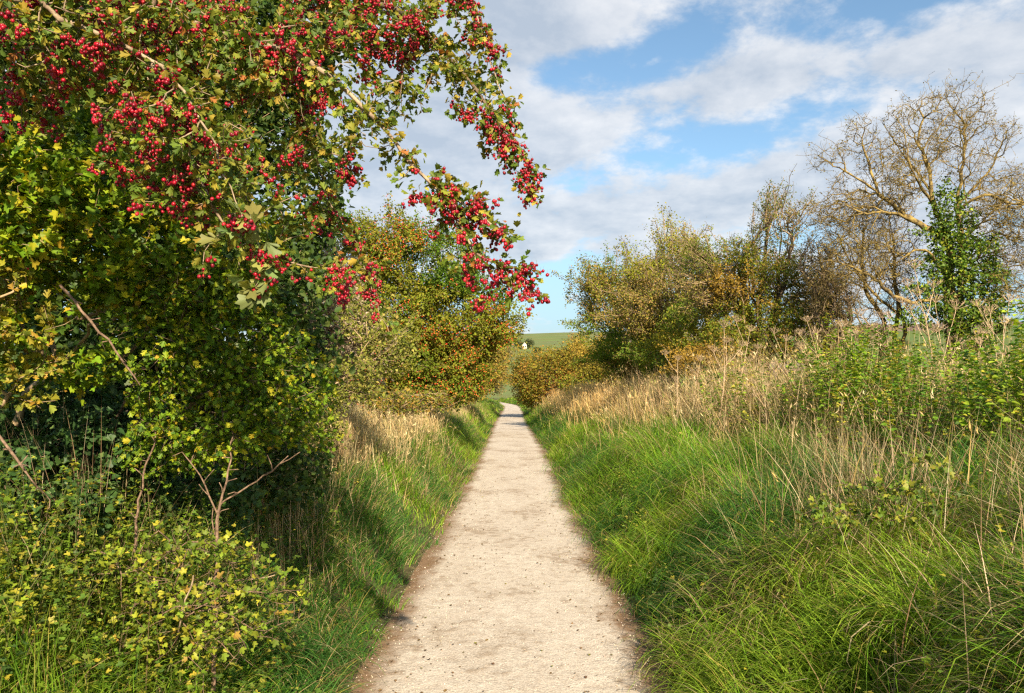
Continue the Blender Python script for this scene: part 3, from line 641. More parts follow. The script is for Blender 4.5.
# twigs hanging from the arms
for p in [(456, 40, 462, 112, 2.7), (405, 30, 398, 110, 2.7), (432, 60, 420, 100, 2.7), (495, 110, 500, 150, 2.7), (370, 60, 372, 130, 2.6), (330, 60, 345, 125, 2.6), (385, 20, 380, 90, 2.7), (350, 140, 355, 180, 2.4)]:
    ids = t.line([at(p[0] - 2, (p[1] + p[3]) / 2, p[4]), at(p[2], p[3], p[4])], t.nearest(at(p[0], p[1], p[4])), 0.03); along(ids, 22, 0.028)
reg = [(50, 40, 90, 60, 2.1, .3), (150, 60, 110, 70, 2.2, .35), (180, 150, 75, 70, 2.15, .3), (250, 60, 80, 50, 2.5, .3), (290, 130, 55, 55, 2.5, .3, .6), (320, 50, 60, 35, 2.6, .25, .7), (255, 215, 55, 45, 2.2, .2),
       (120, 20, 140, 60, 2.8, .4), (20, 100, 50, 50, 2.2, .2, .7), (385, 35, 55, 36, 2.7, .2, 1.3), (445, 25, 45, 30, 2.7, .2, 1.5), (470, 60, 26, 40, 2.7, .15, 1.2), (335, 170, 16, 50, 2.6, .1, .6)]
arm.append(ell(reg, 1150, t.rng))
t.grow(np.concatenate(arm), step=0.035, pen=0.03, wob=0.5, arch=-0.25, minfrom=len(tr) - 3)
t.radii(0.0011, 2.6, 0.09)
t.mesh('trunk', M_BARK, hw, rmin=0.03); t.mesh('branches', M_BARK_PALE, hw, rmax=0.03, sides=5)
P, D = t.sites(175, 0.0046, 0.013)
A, Nn = leaf_frames(P, D, t.rng, 0.6, 0.1)
s = Soup(); scatter(s, *LEAF_HAW, P, A, Nn, 0.026 * t.rng.uniform(0.5, 1.25, len(P)), pick(HAWC, [4, 3, 3, 1.6, 0.4], len(P), rng=t.rng))
# a few large near leaves at the tip of the lowest spray
q = np.linalg.norm(P - at(268, 255, 1.9), axis=1) < 0.12; q &= t.rng.random(len(P)) < 0.5
scatter(s, *LEAF_HAW, P[q], A[q], Nn[q], 0.055, pick([(0.17, 0.22, 0.07), (0.25, 0.25, 0.07)], [1, 1], q.sum()))
s.build('foliage', M_LEAF, hw)
# berries in clusters
P, D = t.sites(42, 0.0045, 0.012)
keepd = fbm(P[:, 0] * 5, P[:, 2] * 5 + P[:, 1], 23) > 0.44
P, D = P[keepd], D[keepd]
dist = np.linalg.norm(P - CAM, axis=1); o = np.argsort(dist); P = P[o]
iv, if_ = ico()
infr = (np.abs(P[:, 0]) < 0.643 * P[:, 1]) & (P[:, 2] - 1.65 < 0.49 * P[:, 1])
order = np.concatenate([np.where(infr)[0], np.where(~infr)[0]]); P = P[order]
def cluster(soup, c, n):
    c = c + np.array([0.004, -0.012, -0.004]); B = c + unit(t.rng.normal(size=(n, 3))) * t.rng.uniform(0.005, 0.0175, (n, 1)) + np.array([0, 0, -0.012])
    r = 0.0050 * t.rng.uniform(0.7, 1.15, n)
    col = pick([(0.27, 0.005, 0.016), (0.16, 0.004, 0.013), (0.38, 0.016, 0.022)], [3, 2, 1], n, rng=t.rng)
    Ax = unit(t.rng.normal(0, 0.5, (n, 3)) + np.array([0, 0, -1.0]))
    k0 = len(soup.K); scatter(soup, iv * np.array([1, 1.12, 1]), if_, B, Ax, unit(t.rng.normal(size=(n, 3))), r, col)
    K = soup.K[-1].copy().reshape(n, -1, 3); K[:, iv[:, 1] > 0.93] = (0.03, 0.015, 0.01); soup.K[-1] = K.reshape(-1, 3)
    # berry stalks
    blades(soup, B, np.full(n, 0.02), np.full(n, 0.0005), t.rng.uniform(0, 6.28, n), np.zeros(n), np.full(n, 0.5), np.tile([(0.14, 0.13, 0.04)], (n, 1)), 2)
for c in P[:100]:
    s = Soup(); cluster(s, c, int(t.rng.integers(4, 9))); s.build('berry_cluster', M_BERRY, hw, smooth=True)
s = Soup()
for c in P[100:]: cluster(s, c, int(t.rng.integers(3, 8)))
tag(s.build('berries', M_BERRY, hw, smooth=True), kind='stuff')
print('berry clusters', len(P))

# ---- generic shrub
def shrub(name, label, cat, base, spec, n, lsize, per_m, cols, cw, tmpl=LEAF_FAR, m=M_FAR, tip=0.0015, step=0.1, rleaf=0.006, limbs=None, seed=1,
          wood=M_TWIG, trunkm=M_BARK, colnoise=None, jit=0.03, shell=0.25, pen=0.25, arch=0.1, droop=0.1, group=None, mask=None, berries=None, up=0.8, ex=2.4, rmax=0.2, thr=0.025, wob=0.5, leaves=True, sink=0.05, dens=2.6, nm=1.35, spur=0, stems=0, shoots=0, shl=0.5):
    t = Tree(np.random.default_rng(seed))
    b = np.array([base[0], base[1], float(height(base[0], base[1])) - sink])
    th = thing(name, label, cat, tuple(b), group)
    n = int(n * nm); per_m *= dens
    if limbs:
        for k, l in enumerate(limbs):
            t.line([b + t.rng.normal(0, 0.05, 3) * (k > 0)] + [np.asarray(p) for p in l], None, step * 1.2, 0.5) if k == 0 or not isinstance(l[0], int) else t.line(l[1:], t.nearest(l[1]), step * 1.2)
    elif stems:
        q = ell(spec, 600, t.rng); q = q[q[:, 2] > np.median(q[:, 2])]
        for k in range(stems):
            e = q[t.rng.integers(len(q))]; f = b + t.rng.normal(0, 0.15, 3) * np.array([1, 1, 0])
            if k == 0: t.node(b, -1)
            t.line([f * 0.6 + e * 0.4 + np.array([0, 0, 0.1]) * (e[2] - f[2]), e], 0, step * 1.3, 0.4)
    else:
        c = ell(spec, 400, t.rng).mean(0); t.line([b, b * 0.75 + c * 0.25 + t.rng.normal(0, 0.1, 3), b * 0.5 + c * 0.5 + t.rng.normal(0, 0.1, 3)], None, step)
    t.grow(ell(spec, n, t.rng, shell), step=step, pen=pen, wob=wob, arch=arch)
    if shoots:
        c = t.P[t.n // 3:t.n].mean(0); rad = np.linalg.norm(t.P[:t.n] - c, axis=1); ids = np.argsort(rad)[int(t.n * 0.6):]
        for i in t.rng.choice(ids, shoots):
            d = unit(unit(t.P[i] - c) * 0.8 + np.array([0, 0, 0.5]) + t.rng.normal(0, 0.35, 3)) * shl * t.rng.uniform(0.4, 1.2)
            if d[2] < 0 : d[2] *= 0.3
            t.line([t.P[i] + d * 0.5 + t.rng.normal(0, 0.03, 3), t.P[i] + d], int(i), step, 0.3)
    if spur: t.spurs(spur, step * 1.3)
    t.radii(tip, ex, rmax)
    t.mesh('trunk', trunkm, th, rmin=thr); t.mesh('branches', wood, th, rmax=thr)
    if leaves: put_leaves(t, th, per_m, rleaf, lsize, tmpl, cols, cw, m, jit, up, droop, mask, colnoise=colnoise)
    if berries:
        P, D = t.sites(berries[0] * 1.6, rleaf, jit); kp = fbm(P[:, 0] * 1.8 + P[:, 1], P[:, 2] * 1.8, 19) > 0.48; P = P[kp]; nb = len(P); s = Soup()
        scatter(s, OCT_V, OCT_F, P, unit(t.rng.normal(size=(nb, 3))), unit(t.rng.normal(size=(nb, 3))), berries[1] * t.rng.uniform(0.7, 1.2, nb), pick(berries[2], [1] * len(berries[2]), nb, rng=t.rng))
        tag(s.build('berries', M_BERRY, th, smooth=True), kind='stuff')
    return t, th

YG = [(0.14, 0.235, 0.014), (0.225, 0.30, 0.014), (0.38, 0.36, 0.02), (0.065, 0.13, 0.014), (0.44, 0.32, 0.025)]
# ---- 2. yellow-green shrubs of the near left hedge
shrub('field_maple', 'near field maple with small yellow-green lobed leaves under the berry branches', 'shrub', (-2.9, 4.1),
      [(60, 215, 95, 80, 3.1, .35), (185, 255, 110, 75, 3.4, .4), (60, 320, 80, 80, 3.3, .35, .6), (120, 170, 90, 60, 3.2, .35), (20, 190, 60, 80, 2.9, .3)], 700, 0.036, 62, YG, [4, 3, 2, 2, 0.6], LEAF_MAPLE, M_LEAF, tip=0.001, step=0.06, rleaf=0.0045, seed=21, dens=1.9, nm=1.5, jit=0.014, wood=M_TWIG, pen=0.15)
shrub('hawthorn_bush', 'leafy green hawthorn bush spilling over the bank in front of the left hedge', 'shrub', (-2.5, 4.4),
      [(235, 345, 75, 55, 3.4, .3, 1.4), (215, 415, 85, 58, 3.5, .3, 1.4), (285, 395, 55, 50, 3.5, .3), (165, 350, 60, 50, 3.3, .3, .7), (200, 300, 80, 40, 3.3, .3, .8), (315, 430, 35, 26, 3.7, .2, .6), (170, 450, 50, 34, 3.7, .25, .7)], 1250, 0.030, 56, YG, [5, 3, 1.3, 2.5, 0.3], LEAF_HAW, M_LEAF, tip=0.001, step=0.05, rleaf=0.004, seed=22, dens=1.9, nm=1.5, jit=0.014, wood=M_BARK, pen=0.12, rmax=0.016, stems=6)
shrub('spindle_bush', 'yellowing shrub at the far left edge of the hedge with a few red berries', 'shrub', (-2.6, 3.1),
      [(15, 300, 40, 90, 3.0, .2), (-30, 250, 60, 120, 3.0, .3), (30, 380, 40, 40, 3.1, .2, .6)], 200, 0.036, 45, [(0.30, 0.26, 0.03), (0.2, 0.23, 0.03), (0.36, 0.22, 0.03)], [3, 3, 1], LEAF_HAW, M_LEAF, tip=0.001, step=0.05, rleaf=0.004, seed=23, jit=0.01, pen=0.15, berries=(3.0, 0.006, [(0.4, 0.01, 0.03)]))
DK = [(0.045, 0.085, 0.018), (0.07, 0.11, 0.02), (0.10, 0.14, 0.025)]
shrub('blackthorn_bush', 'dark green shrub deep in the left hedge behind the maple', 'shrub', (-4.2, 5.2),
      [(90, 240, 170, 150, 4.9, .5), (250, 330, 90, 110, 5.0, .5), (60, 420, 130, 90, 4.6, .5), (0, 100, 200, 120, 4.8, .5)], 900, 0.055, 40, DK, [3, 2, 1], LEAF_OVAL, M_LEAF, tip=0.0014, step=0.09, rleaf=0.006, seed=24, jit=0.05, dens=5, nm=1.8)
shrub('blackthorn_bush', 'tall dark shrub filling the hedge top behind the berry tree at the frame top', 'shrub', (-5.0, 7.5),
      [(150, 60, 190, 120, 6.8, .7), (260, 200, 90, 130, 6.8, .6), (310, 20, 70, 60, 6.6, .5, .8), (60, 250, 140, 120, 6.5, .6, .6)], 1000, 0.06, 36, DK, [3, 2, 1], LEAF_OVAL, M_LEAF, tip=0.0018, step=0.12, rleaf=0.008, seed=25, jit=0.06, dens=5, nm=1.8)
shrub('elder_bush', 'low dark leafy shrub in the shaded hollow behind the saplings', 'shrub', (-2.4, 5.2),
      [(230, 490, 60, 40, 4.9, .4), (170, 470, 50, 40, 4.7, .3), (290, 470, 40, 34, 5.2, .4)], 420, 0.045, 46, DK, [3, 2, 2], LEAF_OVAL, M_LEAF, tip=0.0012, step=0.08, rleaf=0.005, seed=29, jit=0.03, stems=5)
# ivy bank
shrub('ivy', 'dark glossy ivy mounded on the ground at the lower left', 'ivy', (-2.9, 3.6),
      [(40, 470, 80, 60, 3.9, .3), (100, 500, 70, 50, 4.0, .3), (10, 540, 60, 50, 3.5, .3), (130, 450, 60, 50, 4.2, .3), (60, 420, 80, 50, 4.0, .3), (160, 510, 50, 30, 4.1, .25), (210, 500, 50, 40, 4.3, .3), (30, 490, 70, 50, 3.5, .25), (90, 460, 60, 50, 3.7, .25), (50, 520, 60, 40, 3.3, .2)], 700, 0.036, 95, [(0.035, 0.075, 0.02), (0.055, 0.11, 0.025), (0.10, 0.16, 0.04)], [3, 3, 1], LEAF_IVY, M_IVY, tip=0.0012, step=0.06, rleaf=0.005, seed=26, jit=0.02, up=0.5)
shrub('bramble', 'yellow-green bramble tangle with brown stems at the foot of the saplings', 'bramble', (-2.3, 3.5),
      [(130, 600, 80, 50, 3.1, .35), (200, 575, 60, 40, 3.1, .3), (60, 620, 70, 50, 3.1, .35), (260, 600, 45, 40, 3.2, .25), (110, 550, 70, 30, 3.3, .3), (30, 580, 50, 50, 3.3, .3), (200, 640, 60, 30, 2.9, .2), (60, 520, 50, 30, 3.8, .2, .6)], 330, 0.026, 11, [(0.20, 0.26, 0.025), (0.33, 0.33, 0.03), (0.12, 0.18, 0.02), (0.36, 0.24, 0.05)], [3, 2, 2, .5], LEAF_MAPLE, M_LEAF, tip=0.0009, step=0.06, rleaf=0.004, seed=27, jit=0.02, arch=-0.2, pen=0.05, wood=M_RED_STEM, spur=500, rmax=0.0032, dens=3.2)
shrub('bramble', 'small bramble with yellow-green leaves sprawling in the grass of the right bank', 'bramble', (2.6, 4.6),
      [(880, 500, 60, 25, 4.3, .3), (930, 480, 50, 25, 4.6, .3), (830, 520, 40, 22, 4.2, .3)], 80, 0.032, 24, [(0.15, 0.22, 0.025), (0.26, 0.26, 0.03), (0.08, 0.13, 0.02)], [3, 2, 2], LEAF_MAPLE, M_LEAF, tip=0.0012, step=0.06, rleaf=0.004, seed=28, jit=0.01, arch=-0.3, pen=0.05, rmax=0.003, wood=M_RED_STEM)

# ---- 3. saplings and loose dead stems
def sapling(label, base, limbs, n, seed, spread, tip=0.0016, m=M_RED_STEM, name='sapling', leaf=0, rmax=0.02):
    t = Tree(np.random.default_rng(seed)); b = np.array(base, float)
    th = thing(name, label, 'sapling' if name == 'sapling' else 'dead stick', tuple(b))
    first = t.line([b] + [np.asarray(p) for p in limbs[0]], None, 0.04)
    for l in limbs[1:]: t.line(l[1:], t.nearest(l[0]), 0.04)
    k = t.rng.integers(len(first) // 3, t.n, n); d = unit(t.rng.normal(size=(n, 3))) * t.rng.uniform(0.3, 1, (n, 1)) * spread
    if n: t.grow(t.P[k] + d, step=0.03, pen=0.0, wob=0.3)
    t.radii(tip, 2.3, rmax); t.r[:t.n] = np.maximum(t.r[:t.n], 0.0); t.mesh('stem', m, th, sides=6)
    if leaf: put_leaves(t, th, leaf, 0.004, 0.03, LEAF_HAW, YG, [3, 3, 3, 1, 1])
def gz(px, py):   # ground point seen at a pixel
    for Y in np.arange(1.5, 60, 0.02):
        p = at(px, py, Y)
        if p[2] <= height(p[0], p[1]): return p
    return at(px, py, 60)
Yb = 3.25; b = (at(216, 560, Yb)[0], Yb, float(height(at(216, 560, Yb)[0], Yb)))
sapling('bare brown thorny sapling forking low, its stout stem rising from the grass', b, [[at(217, 545, Yb), at(218, 515, Yb), at(228, 470, Yb), at(232, 430, Yb + .1)], [at(218, 512, Yb), at(200, 475, Yb), at(182, 452, Yb)], [at(219, 508, Yb), at(250, 485, Yb), at(300, 452, Yb - .1)], [at(217, 540, Yb), at(212, 520, Yb), at(213, 508, Yb)]], 26, 31, 0.07, leaf=3, tip=0.0019, rmax=0.017)
Yb = 3.3; b = (at(134, 560, Yb)[0], Yb, float(height(at(134, 560, Yb)[0], Yb)))
sapling('slender bare reddish stem standing left of the forked sapling', b, [[at(136, 545, Yb), at(138, 500, Yb), at(150, 455, Yb), at(158, 420, Yb)]], 18, 32, 0.06, tip=0.0018)
Yb = 3.0
sapling('pale dead stick lying slanted over the brambles', at(148, 600, 3.5), [[at(180, 588, 3.5), at(240, 580, 3.55), at(275, 575, 3.6)]], 5, 33, 0.05, m=M_BARK_PALE, name='dead_stick', tip=0.0025)
sapling('pale dead stalk leaning upright in front of the brambles', gz(172, 660), [[at(180, 625, 3.0), at(193, 580, 3.0)]], 3, 34, 0.04, m=M_BARK_PALE, name='dead_stick', tip=0.003)
sapling('long thin dead bramble cane hanging diagonally across the green bushes', at(60, 285, 2.9), [[at(90, 320, 2.9), at(115, 350, 2.9), at(140, 385, 2.95)]], 8, 35, 0.04, m=M_RED_STEM, name='dead_stick', tip=0.0022)
sapling('brown cane arching at the left edge above the ivy', at(-10, 420, 2.6), [[at(10, 450, 2.6), at(30, 478, 2.6), at(50, 500, 2.7)]], 8, 36, 0.05, m=M_RED_STEM, name='dead_stick', tip=0.002)

# ---- 4. middle left
pale = [(0.52, 0.42, 0.28), (0.42, 0.33, 0.22), (0.33, 0.28, 0.14)]
shrub('dead_shrub', 'pale straw coloured bare shrub between the near hedge and the orange berry hawthorn', 'shrub', (-3.0, 9.6),
      [(330, 300, 45, 55, 9.3, .7), (345, 350, 45, 50, 9.3, .7), (300, 350, 50, 60, 9, .7)], 900, 0.05, 12, pale, [2, 2, 1], LEAF_FAR, M_DRY, tip=0.0024, step=0.1, rleaf=0.006, seed=41, wood=M_BARK_PALE, arch=0.5, dens=1.6, nm=1.3, spur=5000)
shrub('hawthorn_bush', 'sprawling olive green bush with dark gaps below the pale dead shrub', 'shrub', (-2.8, 7.6),
      [(345, 380, 40, 30, 7.4, .5), (310, 420, 40, 40, 7.2, .5), (385, 350, 30, 30, 8.0, .4), (370, 320, 30, 26, 8.0, .4, .7)], 420, 0.04, 40, [(0.22, 0.23, 0.04), (0.14, 0.16, 0.03), (0.32, 0.28, 0.07)], [2, 2, 1], LEAF_FAR, M_FAR, tip=0.0018, step=0.08, rleaf=0.006, seed=42, stems=6, shoots=80, shl=0.3, berries=(2, 0.006, [(0.35, 0.02, 0.02)]))
shrub('hawthorn_tree', 'round hawthorn dotted with orange-red haws, leaning toward the left path edge', 'tree', (-2.7, 17.5),
      [(425, 265, 62, 46, 17, 1.2), (455, 320, 60, 50, 17, 1.3), (400, 330, 60, 60, 17, 1.3), (440, 372, 55, 36, 17, 1.2), (345, 270, 50, 60, 17.5, 1), (390, 235, 34, 24, 17, .8), (500, 320, 26, 28, 16.6, .7), (380, 380, 50, 28, 17, 1)], 2000, 0.06, 60,
      [(0.20, 0.215, 0.02), (0.15, 0.175, 0.018), (0.25, 0.23, 0.025), (0.34, 0.20, 0.03)], [3, 3, 1.2, .5], tip=0.0028, step=0.14, rleaf=0.012, seed=43, jit=0.06, dens=3.4, stems=7, shoots=140, shl=0.45, berries=(22, 0.0165, [(0.60, 0.09, 0.02), (0.50, 0.05, 0.02), (0.62, 0.15, 0.03)]), colnoise=((0.085, 0.16, 0.014), 1.0), thr=0.03)
RB = [(0.30, 0.18, 0.04), (0.21, 0.19, 0.03), (0.34, 0.24, 0.045), (0.15, 0.17, 0.025)]
shrub('hawthorn_bush', 'rusty brown and green bush on the left bank beyond the orange berry hawthorn', 'shrub', (-2.6, 30),
      [(475, 372, 24, 28, 30, 1.5), (492, 362, 16, 24, 31, 1.4), (460, 385, 24, 20, 29, 1.5)], 500, 0.09, 45, RB, [2, 2, 2, 2], tip=0.005, step=0.2, rleaf=0.02, seed=44, jit=0.1)
shrub('dead_shrub', 'dark twiggy bush close to the left bank below the dotted hawthorn', 'shrub', (-2.7, 13.0),
      [(425, 400, 36, 12, 13, .7), (390, 400, 36, 14, 12.5, .7)], 200, 0.05, 25, RB, [1, 1, 1, 2], tip=0.003, step=0.12, rleaf=0.012, seed=45, jit=0.06)
shrub('hawthorn_bush', 'small pale bush narrowing the far end of the path on its left', 'shrub', (-4.6, 62),
      [(478, 355, 30, 26, 60, 2.5), (497, 372, 10, 22, 60, 2), (500, 352, 14, 14, 66, 2)], 400, 0.14, 45, [(0.25, 0.2, 0.08), (0.17, 0.16, 0.04), (0.3, 0.24, 0.11)], [2, 2, 1], tip=0.008, step=0.35, rleaf=0.035, seed=46, jit=0.18)

# ---- 5. right hedge, near to far
OL = [(0.17, 0.20, 0.02), (0.10, 0.145, 0.016), (0.27, 0.24, 0.03), (0.31, 0.18, 0.03)]
shrub('hedge_bush', 'low rusty brown and green bush beside the far end of the path on the right', 'shrub', (3.0, 48),
      [(545, 375, 34, 28, 48, 2), (575, 368, 30, 24, 47, 2), (530, 385, 18, 22, 49, 1.4)], 700, 0.12, 50, [(0.24, 0.20, 0.025), (0.33, 0.18, 0.03), (0.17, 0.18, 0.025)], [3, 1.5, 2], tip=0.006, step=0.3, rleaf=0.03, seed=51, jit=0.16, dens=2.0, stems=5, shoots=90, shl=1.0, colnoise=((0.36, 0.17, 0.04), 0.5))
shrub('hedge_bush', 'broad olive and rust coloured bush in the low gap of the right hedge', 'shrub', (5.0, 40),
      [(610, 365, 36, 28, 39, 1.8), (590, 385, 30, 16, 39, 1.5), (640, 372, 34, 26, 37, 1.8)], 600, 0.10, 50, OL, [3, 2, 2, 1.5], tip=0.005, step=0.25, rleaf=0.025, seed=52, jit=0.13, dens=2.2, stems=5, shoots=90, shl=0.9, colnoise=((0.34, 0.24, 0.04), 0.5))
shrub('hawthorn_tree', 'feathery thin-crowned tree at the left end of the right hedge with reddish drooping twigs', 'tree', (4.6, 29),
      [(612, 300, 30, 34, 29, 1.6), (640, 320, 34, 50, 28, 1.6), (600, 290, 22, 12, 29, 1, .6), (625, 350, 30, 26, 28, 1.4), (590, 320, 12, 16, 29, .8, .5)], 1000, 0.075, 34, [(0.25, 0.22, 0.03), (0.34, 0.21, 0.05), (0.15, 0.18, 0.022)], [2, 2, 3], tip=0.0045, step=0.18, rleaf=0.014, seed=53, jit=0.07, arch=-0.2, spur=1500, stems=5, dens=2.1, nm=1.1, shoots=220, shl=1.1, colnoise=((0.14, 0.21, 0.018), 0.6))
shrub('hawthorn_tree', 'thin grey-brown twiggy tree rising in the middle of the right hedge', 'tree', (4.9, 24),
      [(655, 300, 36, 44, 24, 1.3), (668, 258, 22, 16, 24, .8), (640, 275, 20, 16, 24, .8)], 1100, 0.06, 9, [(0.30, 0.24, 0.045), (0.38, 0.26, 0.08), (0.15, 0.18, 0.022)], [2, 2, 2], tip=0.0042, step=0.16, rleaf=0.011, seed=54, colnoise=((0.26, 0.27, 0.02), 0.9), jit=0.08, arch=0.4, dens=4, spur=3000, nm=1.1, stems=9, shoots=300, shl=0.95)
shrub('elm_tree', 'bright green leafy tree in the right hedge with yellow lower boughs', 'tree', (5.0, 21),
      [(690, 330, 34, 38, 21, 1.2), (698, 270, 16, 24, 21, .8), (665, 355, 34, 18, 20.5, 1), (720, 320, 28, 44, 21, 1)], 1000, 0.06, 46, [(0.16, 0.215, 0.025), (0.10, 0.16, 0.02), (0.30, 0.28, 0.03)], [3, 3, 1], tip=0.0035, step=0.15, rleaf=0.012, seed=55, jit=0.06, dens=3.0, nm=1.2, stems=6, shoots=80, shl=0.6, colnoise=((0.45, 0.38, 0.035), 0.7))
shrub('hawthorn_tree', 'half bare tree with a pale twiggy top, the highest tree of the right hedge', 'tree', (5.4, 17.5),
      [(775, 245, 26, 36, 17.5, .8), (750, 275, 40, 36, 17.5, .9), (790, 290, 34, 40, 17.5, .9), (715, 280, 28, 34, 17.5, .8), (735, 255, 22, 20, 17.5, .7)], 1300, 0.045, 7, [(0.30, 0.23, 0.06), (0.40, 0.27, 0.09), (0.18, 0.19, 0.03)], [2, 1, 2], tip=0.0034, step=0.13, rleaf=0.009, seed=56, colnoise=((0.13, 0.165, 0.02), 1.1), jit=0.04, arch=0.4, wood=M_TWIG, dens=3.8, spur=4000, nm=1.1, stems=9, shoots=330, shl=0.75)
shrub('hawthorn_bush', 'leafy olive green bush with reddish patches filling the right hedge beneath the twiggy tree', 'shrub', (5.2, 16.5),
      [(760, 330, 36, 32, 16.5, .9), (725, 345, 34, 30, 16.5, .9), (800, 335, 34, 32, 16.3, .9), (740, 290, 30, 34, 16.8, .7), (780, 285, 20, 30, 16.8, .6, .6), (700, 365, 30, 20, 16.5, .8), (820, 310, 14, 24, 16.5, .6)], 1000, 0.05, 46, OL, [3, 3, 1.5, 1], tip=0.0028, step=0.12, rleaf=0.010, seed=57, jit=0.05, dens=3.2, nm=1.3, stems=8, shoots=150, shl=0.5, colnoise=((0.30, 0.19, 0.03), 1.3))

# ---- 6. bare lichen trees at the right
def bare(name, label, base, trunks, limbs, spec, n, seed, Y, tip=0.0021, step=0.1, arch=0.2, wood=M_LICHEN, leafy=6.0, rmax=0.10, ex=2.6, pen=0.12):
    t = Tree(np.random.default_rng(seed)); b = np.array([base[0], base[1], float(height(*base)) - 0.05]); th = thing(name, label, 'tree', tuple(b))
    for k, l in enumerate(trunks): t.line([b + t.rng.normal(0, 0.04, 3) * (k > 0)] + [at(*p) for p in l], None, 0.12, 0.3)
    for l in limbs: t.line([at(*p) for p in l[1:]], t.nearest(at(*l[0])), 0.1, 0.35)
    t.grow(ell(spec, n, t.rng, 0.1), step=step, pen=pen, wob=0.3, arch=arch, stiff=0.2); t.spurs(int(n * 2.0), 0.17)
    c = t.P[t.n // 2:t.n].mean(0)      # stray shoots that break the outline
    for i in t.rng.integers(t.n // 3, t.n, 130):
        d = unit(unit(t.P[i] - c) + t.rng.normal(0, 0.5, 3)) * t.rng.uniform(0.2, 0.6); i0 = t.n
        ids = t.line([t.P[i] + d * 0.5 + t.rng.normal(0, 0.04, 3), t.P[i] + d], int(i), 0.08, 0.6)
        for q in ids[1:]: t.node(t.P[q] + t.rng.normal(0, 0.06, 3), q)
    t.radii(tip, ex, rmax); t.mesh('trunk', wood, th, rmin=0.03); t.mesh('branches', wood, th, rmax=0.03)
    if leafy: put_leaves(t, th, leafy, 0.006, 0.035, LEAF_FAR, [(0.24, 0.18, 0.05), (0.33, 0.26, 0.09), (0.17, 0.16, 0.04)], [2, 1, 1], M_FAR, 0.02)
    return t, th
YT = 14.5
big, _ = bare('lichen_tree', 'large bare tree with yellow lichened limbs reaching left, its trunk wrapped in ivy', (7.9, 14.5),
     [[(952, 320, YT), (950, 285, YT), (948, 240, YT), (934, 205, YT), (930, 172, YT), (918, 140, YT), (924, 118, YT), (916, 102, YT)], [(958, 320, YT + .2), (962, 260, YT + .2), (958, 210, YT + .2), (964, 150, YT + .2), (962, 110, YT + .2)]],
     [[(942, 240, YT), (909, 218, YT - .1), (876, 191, YT - .2), (850, 174, YT - .2), (814, 154, YT - .3)], [(909, 216, YT), (885, 212, YT - .4), (860, 214, YT - .5)], [(876, 191, YT), (868, 160, YT - .1), (862, 138, YT), (868, 125, YT)],
      [(930, 190, YT), (900, 150, YT + .3), (880, 120, YT + .4)], [(960, 200, YT), (990, 170, YT + .2), (1004, 135, YT + .2)], [(958, 210, YT), (985, 195, YT - .2), (1020, 205, YT - .3), (1050, 200, YT - .3)], [(936, 205, YT), (912, 170, YT - .5), (905, 135, YT - .5)],
      [(942, 300, YT), (905, 300, YT - .3), (870, 275, YT - .4), (838, 262, YT - .4), (815, 262, YT - .5)], [(940, 285, YT), (925, 250, YT - .4), (897, 262, YT - .5)]],
     [(828, 158, 22, 12, YT-.3, .4), (858, 134, 18, 20, YT, .4), (880, 158, 26, 18, YT, .5), (900, 124, 16, 22, YT, .5), (925, 106, 14, 12, YT, .4), (946, 98, 16, 12, YT, .5), (950, 134, 20, 26, YT, .6), (978, 112, 12, 24, YT, .5), (1000, 140, 12, 20, YT, .5), (922, 152, 26, 22, YT, .6),
      (970, 168, 22, 20, YT, .5), (1008, 190, 30, 22, YT, .5, 1.3), (840, 212, 34, 20, YT, .5, 1.2), (884, 200, 34, 24, YT, .5, 1.2), (850, 182, 26, 12, YT, .4), (1008, 250, 30, 50, YT, .5, 1.0), (865, 255, 50, 30, YT-.4, .5, 1.0), (905, 180, 30, 20, YT-.4, .5), (985, 215, 30, 26, YT, .5)], 3900, 61, YT)
t2, _ = bare('bare_tree', 'smaller many-stemmed bare tree just left of the ivy-wrapped tree', (7.2, 15.8),
     [[(905, 330, 15.6), (880, 300, 15.6), (855, 270, 15.6), (838, 235, 15.6)], [(897, 320, 15.6), (895, 280, 15.6), (893, 235, 15.6), (888, 215, 15.6)], [(885, 330, 15.6), (868, 295, 15.7), (862, 250, 15.7), (868, 220, 15.7)], [(880, 340, 15.6), (850, 325, 15.5), (828, 290, 15.5), (818, 250, 15.5)]],
     [], [(850, 250, 44, 42, 15.6, .7), (885, 245, 34, 44, 15.6, .7), (835, 290, 30, 40, 15.5, .6), (870, 300, 44, 30, 15.6, .6, .8), (910, 290, 26, 40, 15.7, .5)], 2300, 62, 15.6, wood=M_LICHEN, leafy=3, rmax=0.06)
t3, _ = bare('bare_tree', 'bare tree mostly beyond the right frame edge, its lichened boughs entering at mid height', (11.2, 14.0),
     [[(1150, 320, 13.8), (1130, 250, 13.8), (1110, 200, 13.8), (1090, 150, 13.8)]],
     [[(1120, 230, 13.8), (1070, 215, 13.7), (1030, 205, 13.6), (990, 190, 13.5), (960, 178, 13.5)], [(1130, 250, 13.8), (1070, 270, 13.7), (1020, 300, 13.6), (1004, 310, 13.6)]],
     [(1040, 200, 60, 30, 13.7, .8), (1040, 270, 46, 50, 13.7, .8), (1100, 180, 60, 60, 13.7, .9), (1000, 185, 30, 14, 13.5, .3, 1.6)], 1100, 63, 13.8, rmax=0.09)
shrub('bare_shrub', 'low thorny bare shrub in the gap left of the bare trees', 'shrub', (6.3, 15.5),
      [(830, 310, 22, 34, 15.5, .6), (815, 260, 16, 26, 15.8, .5, .6), (855, 335, 40, 14, 15.2, .6, .7)], 450, 0.04, 4, [(0.24, 0.19, 0.07), (0.16, 0.16, 0.04)], [1, 1], tip=0.003, step=0.11, rleaf=0.008, seed=64, wood=M_TWIG, spur=1800, dens=2)
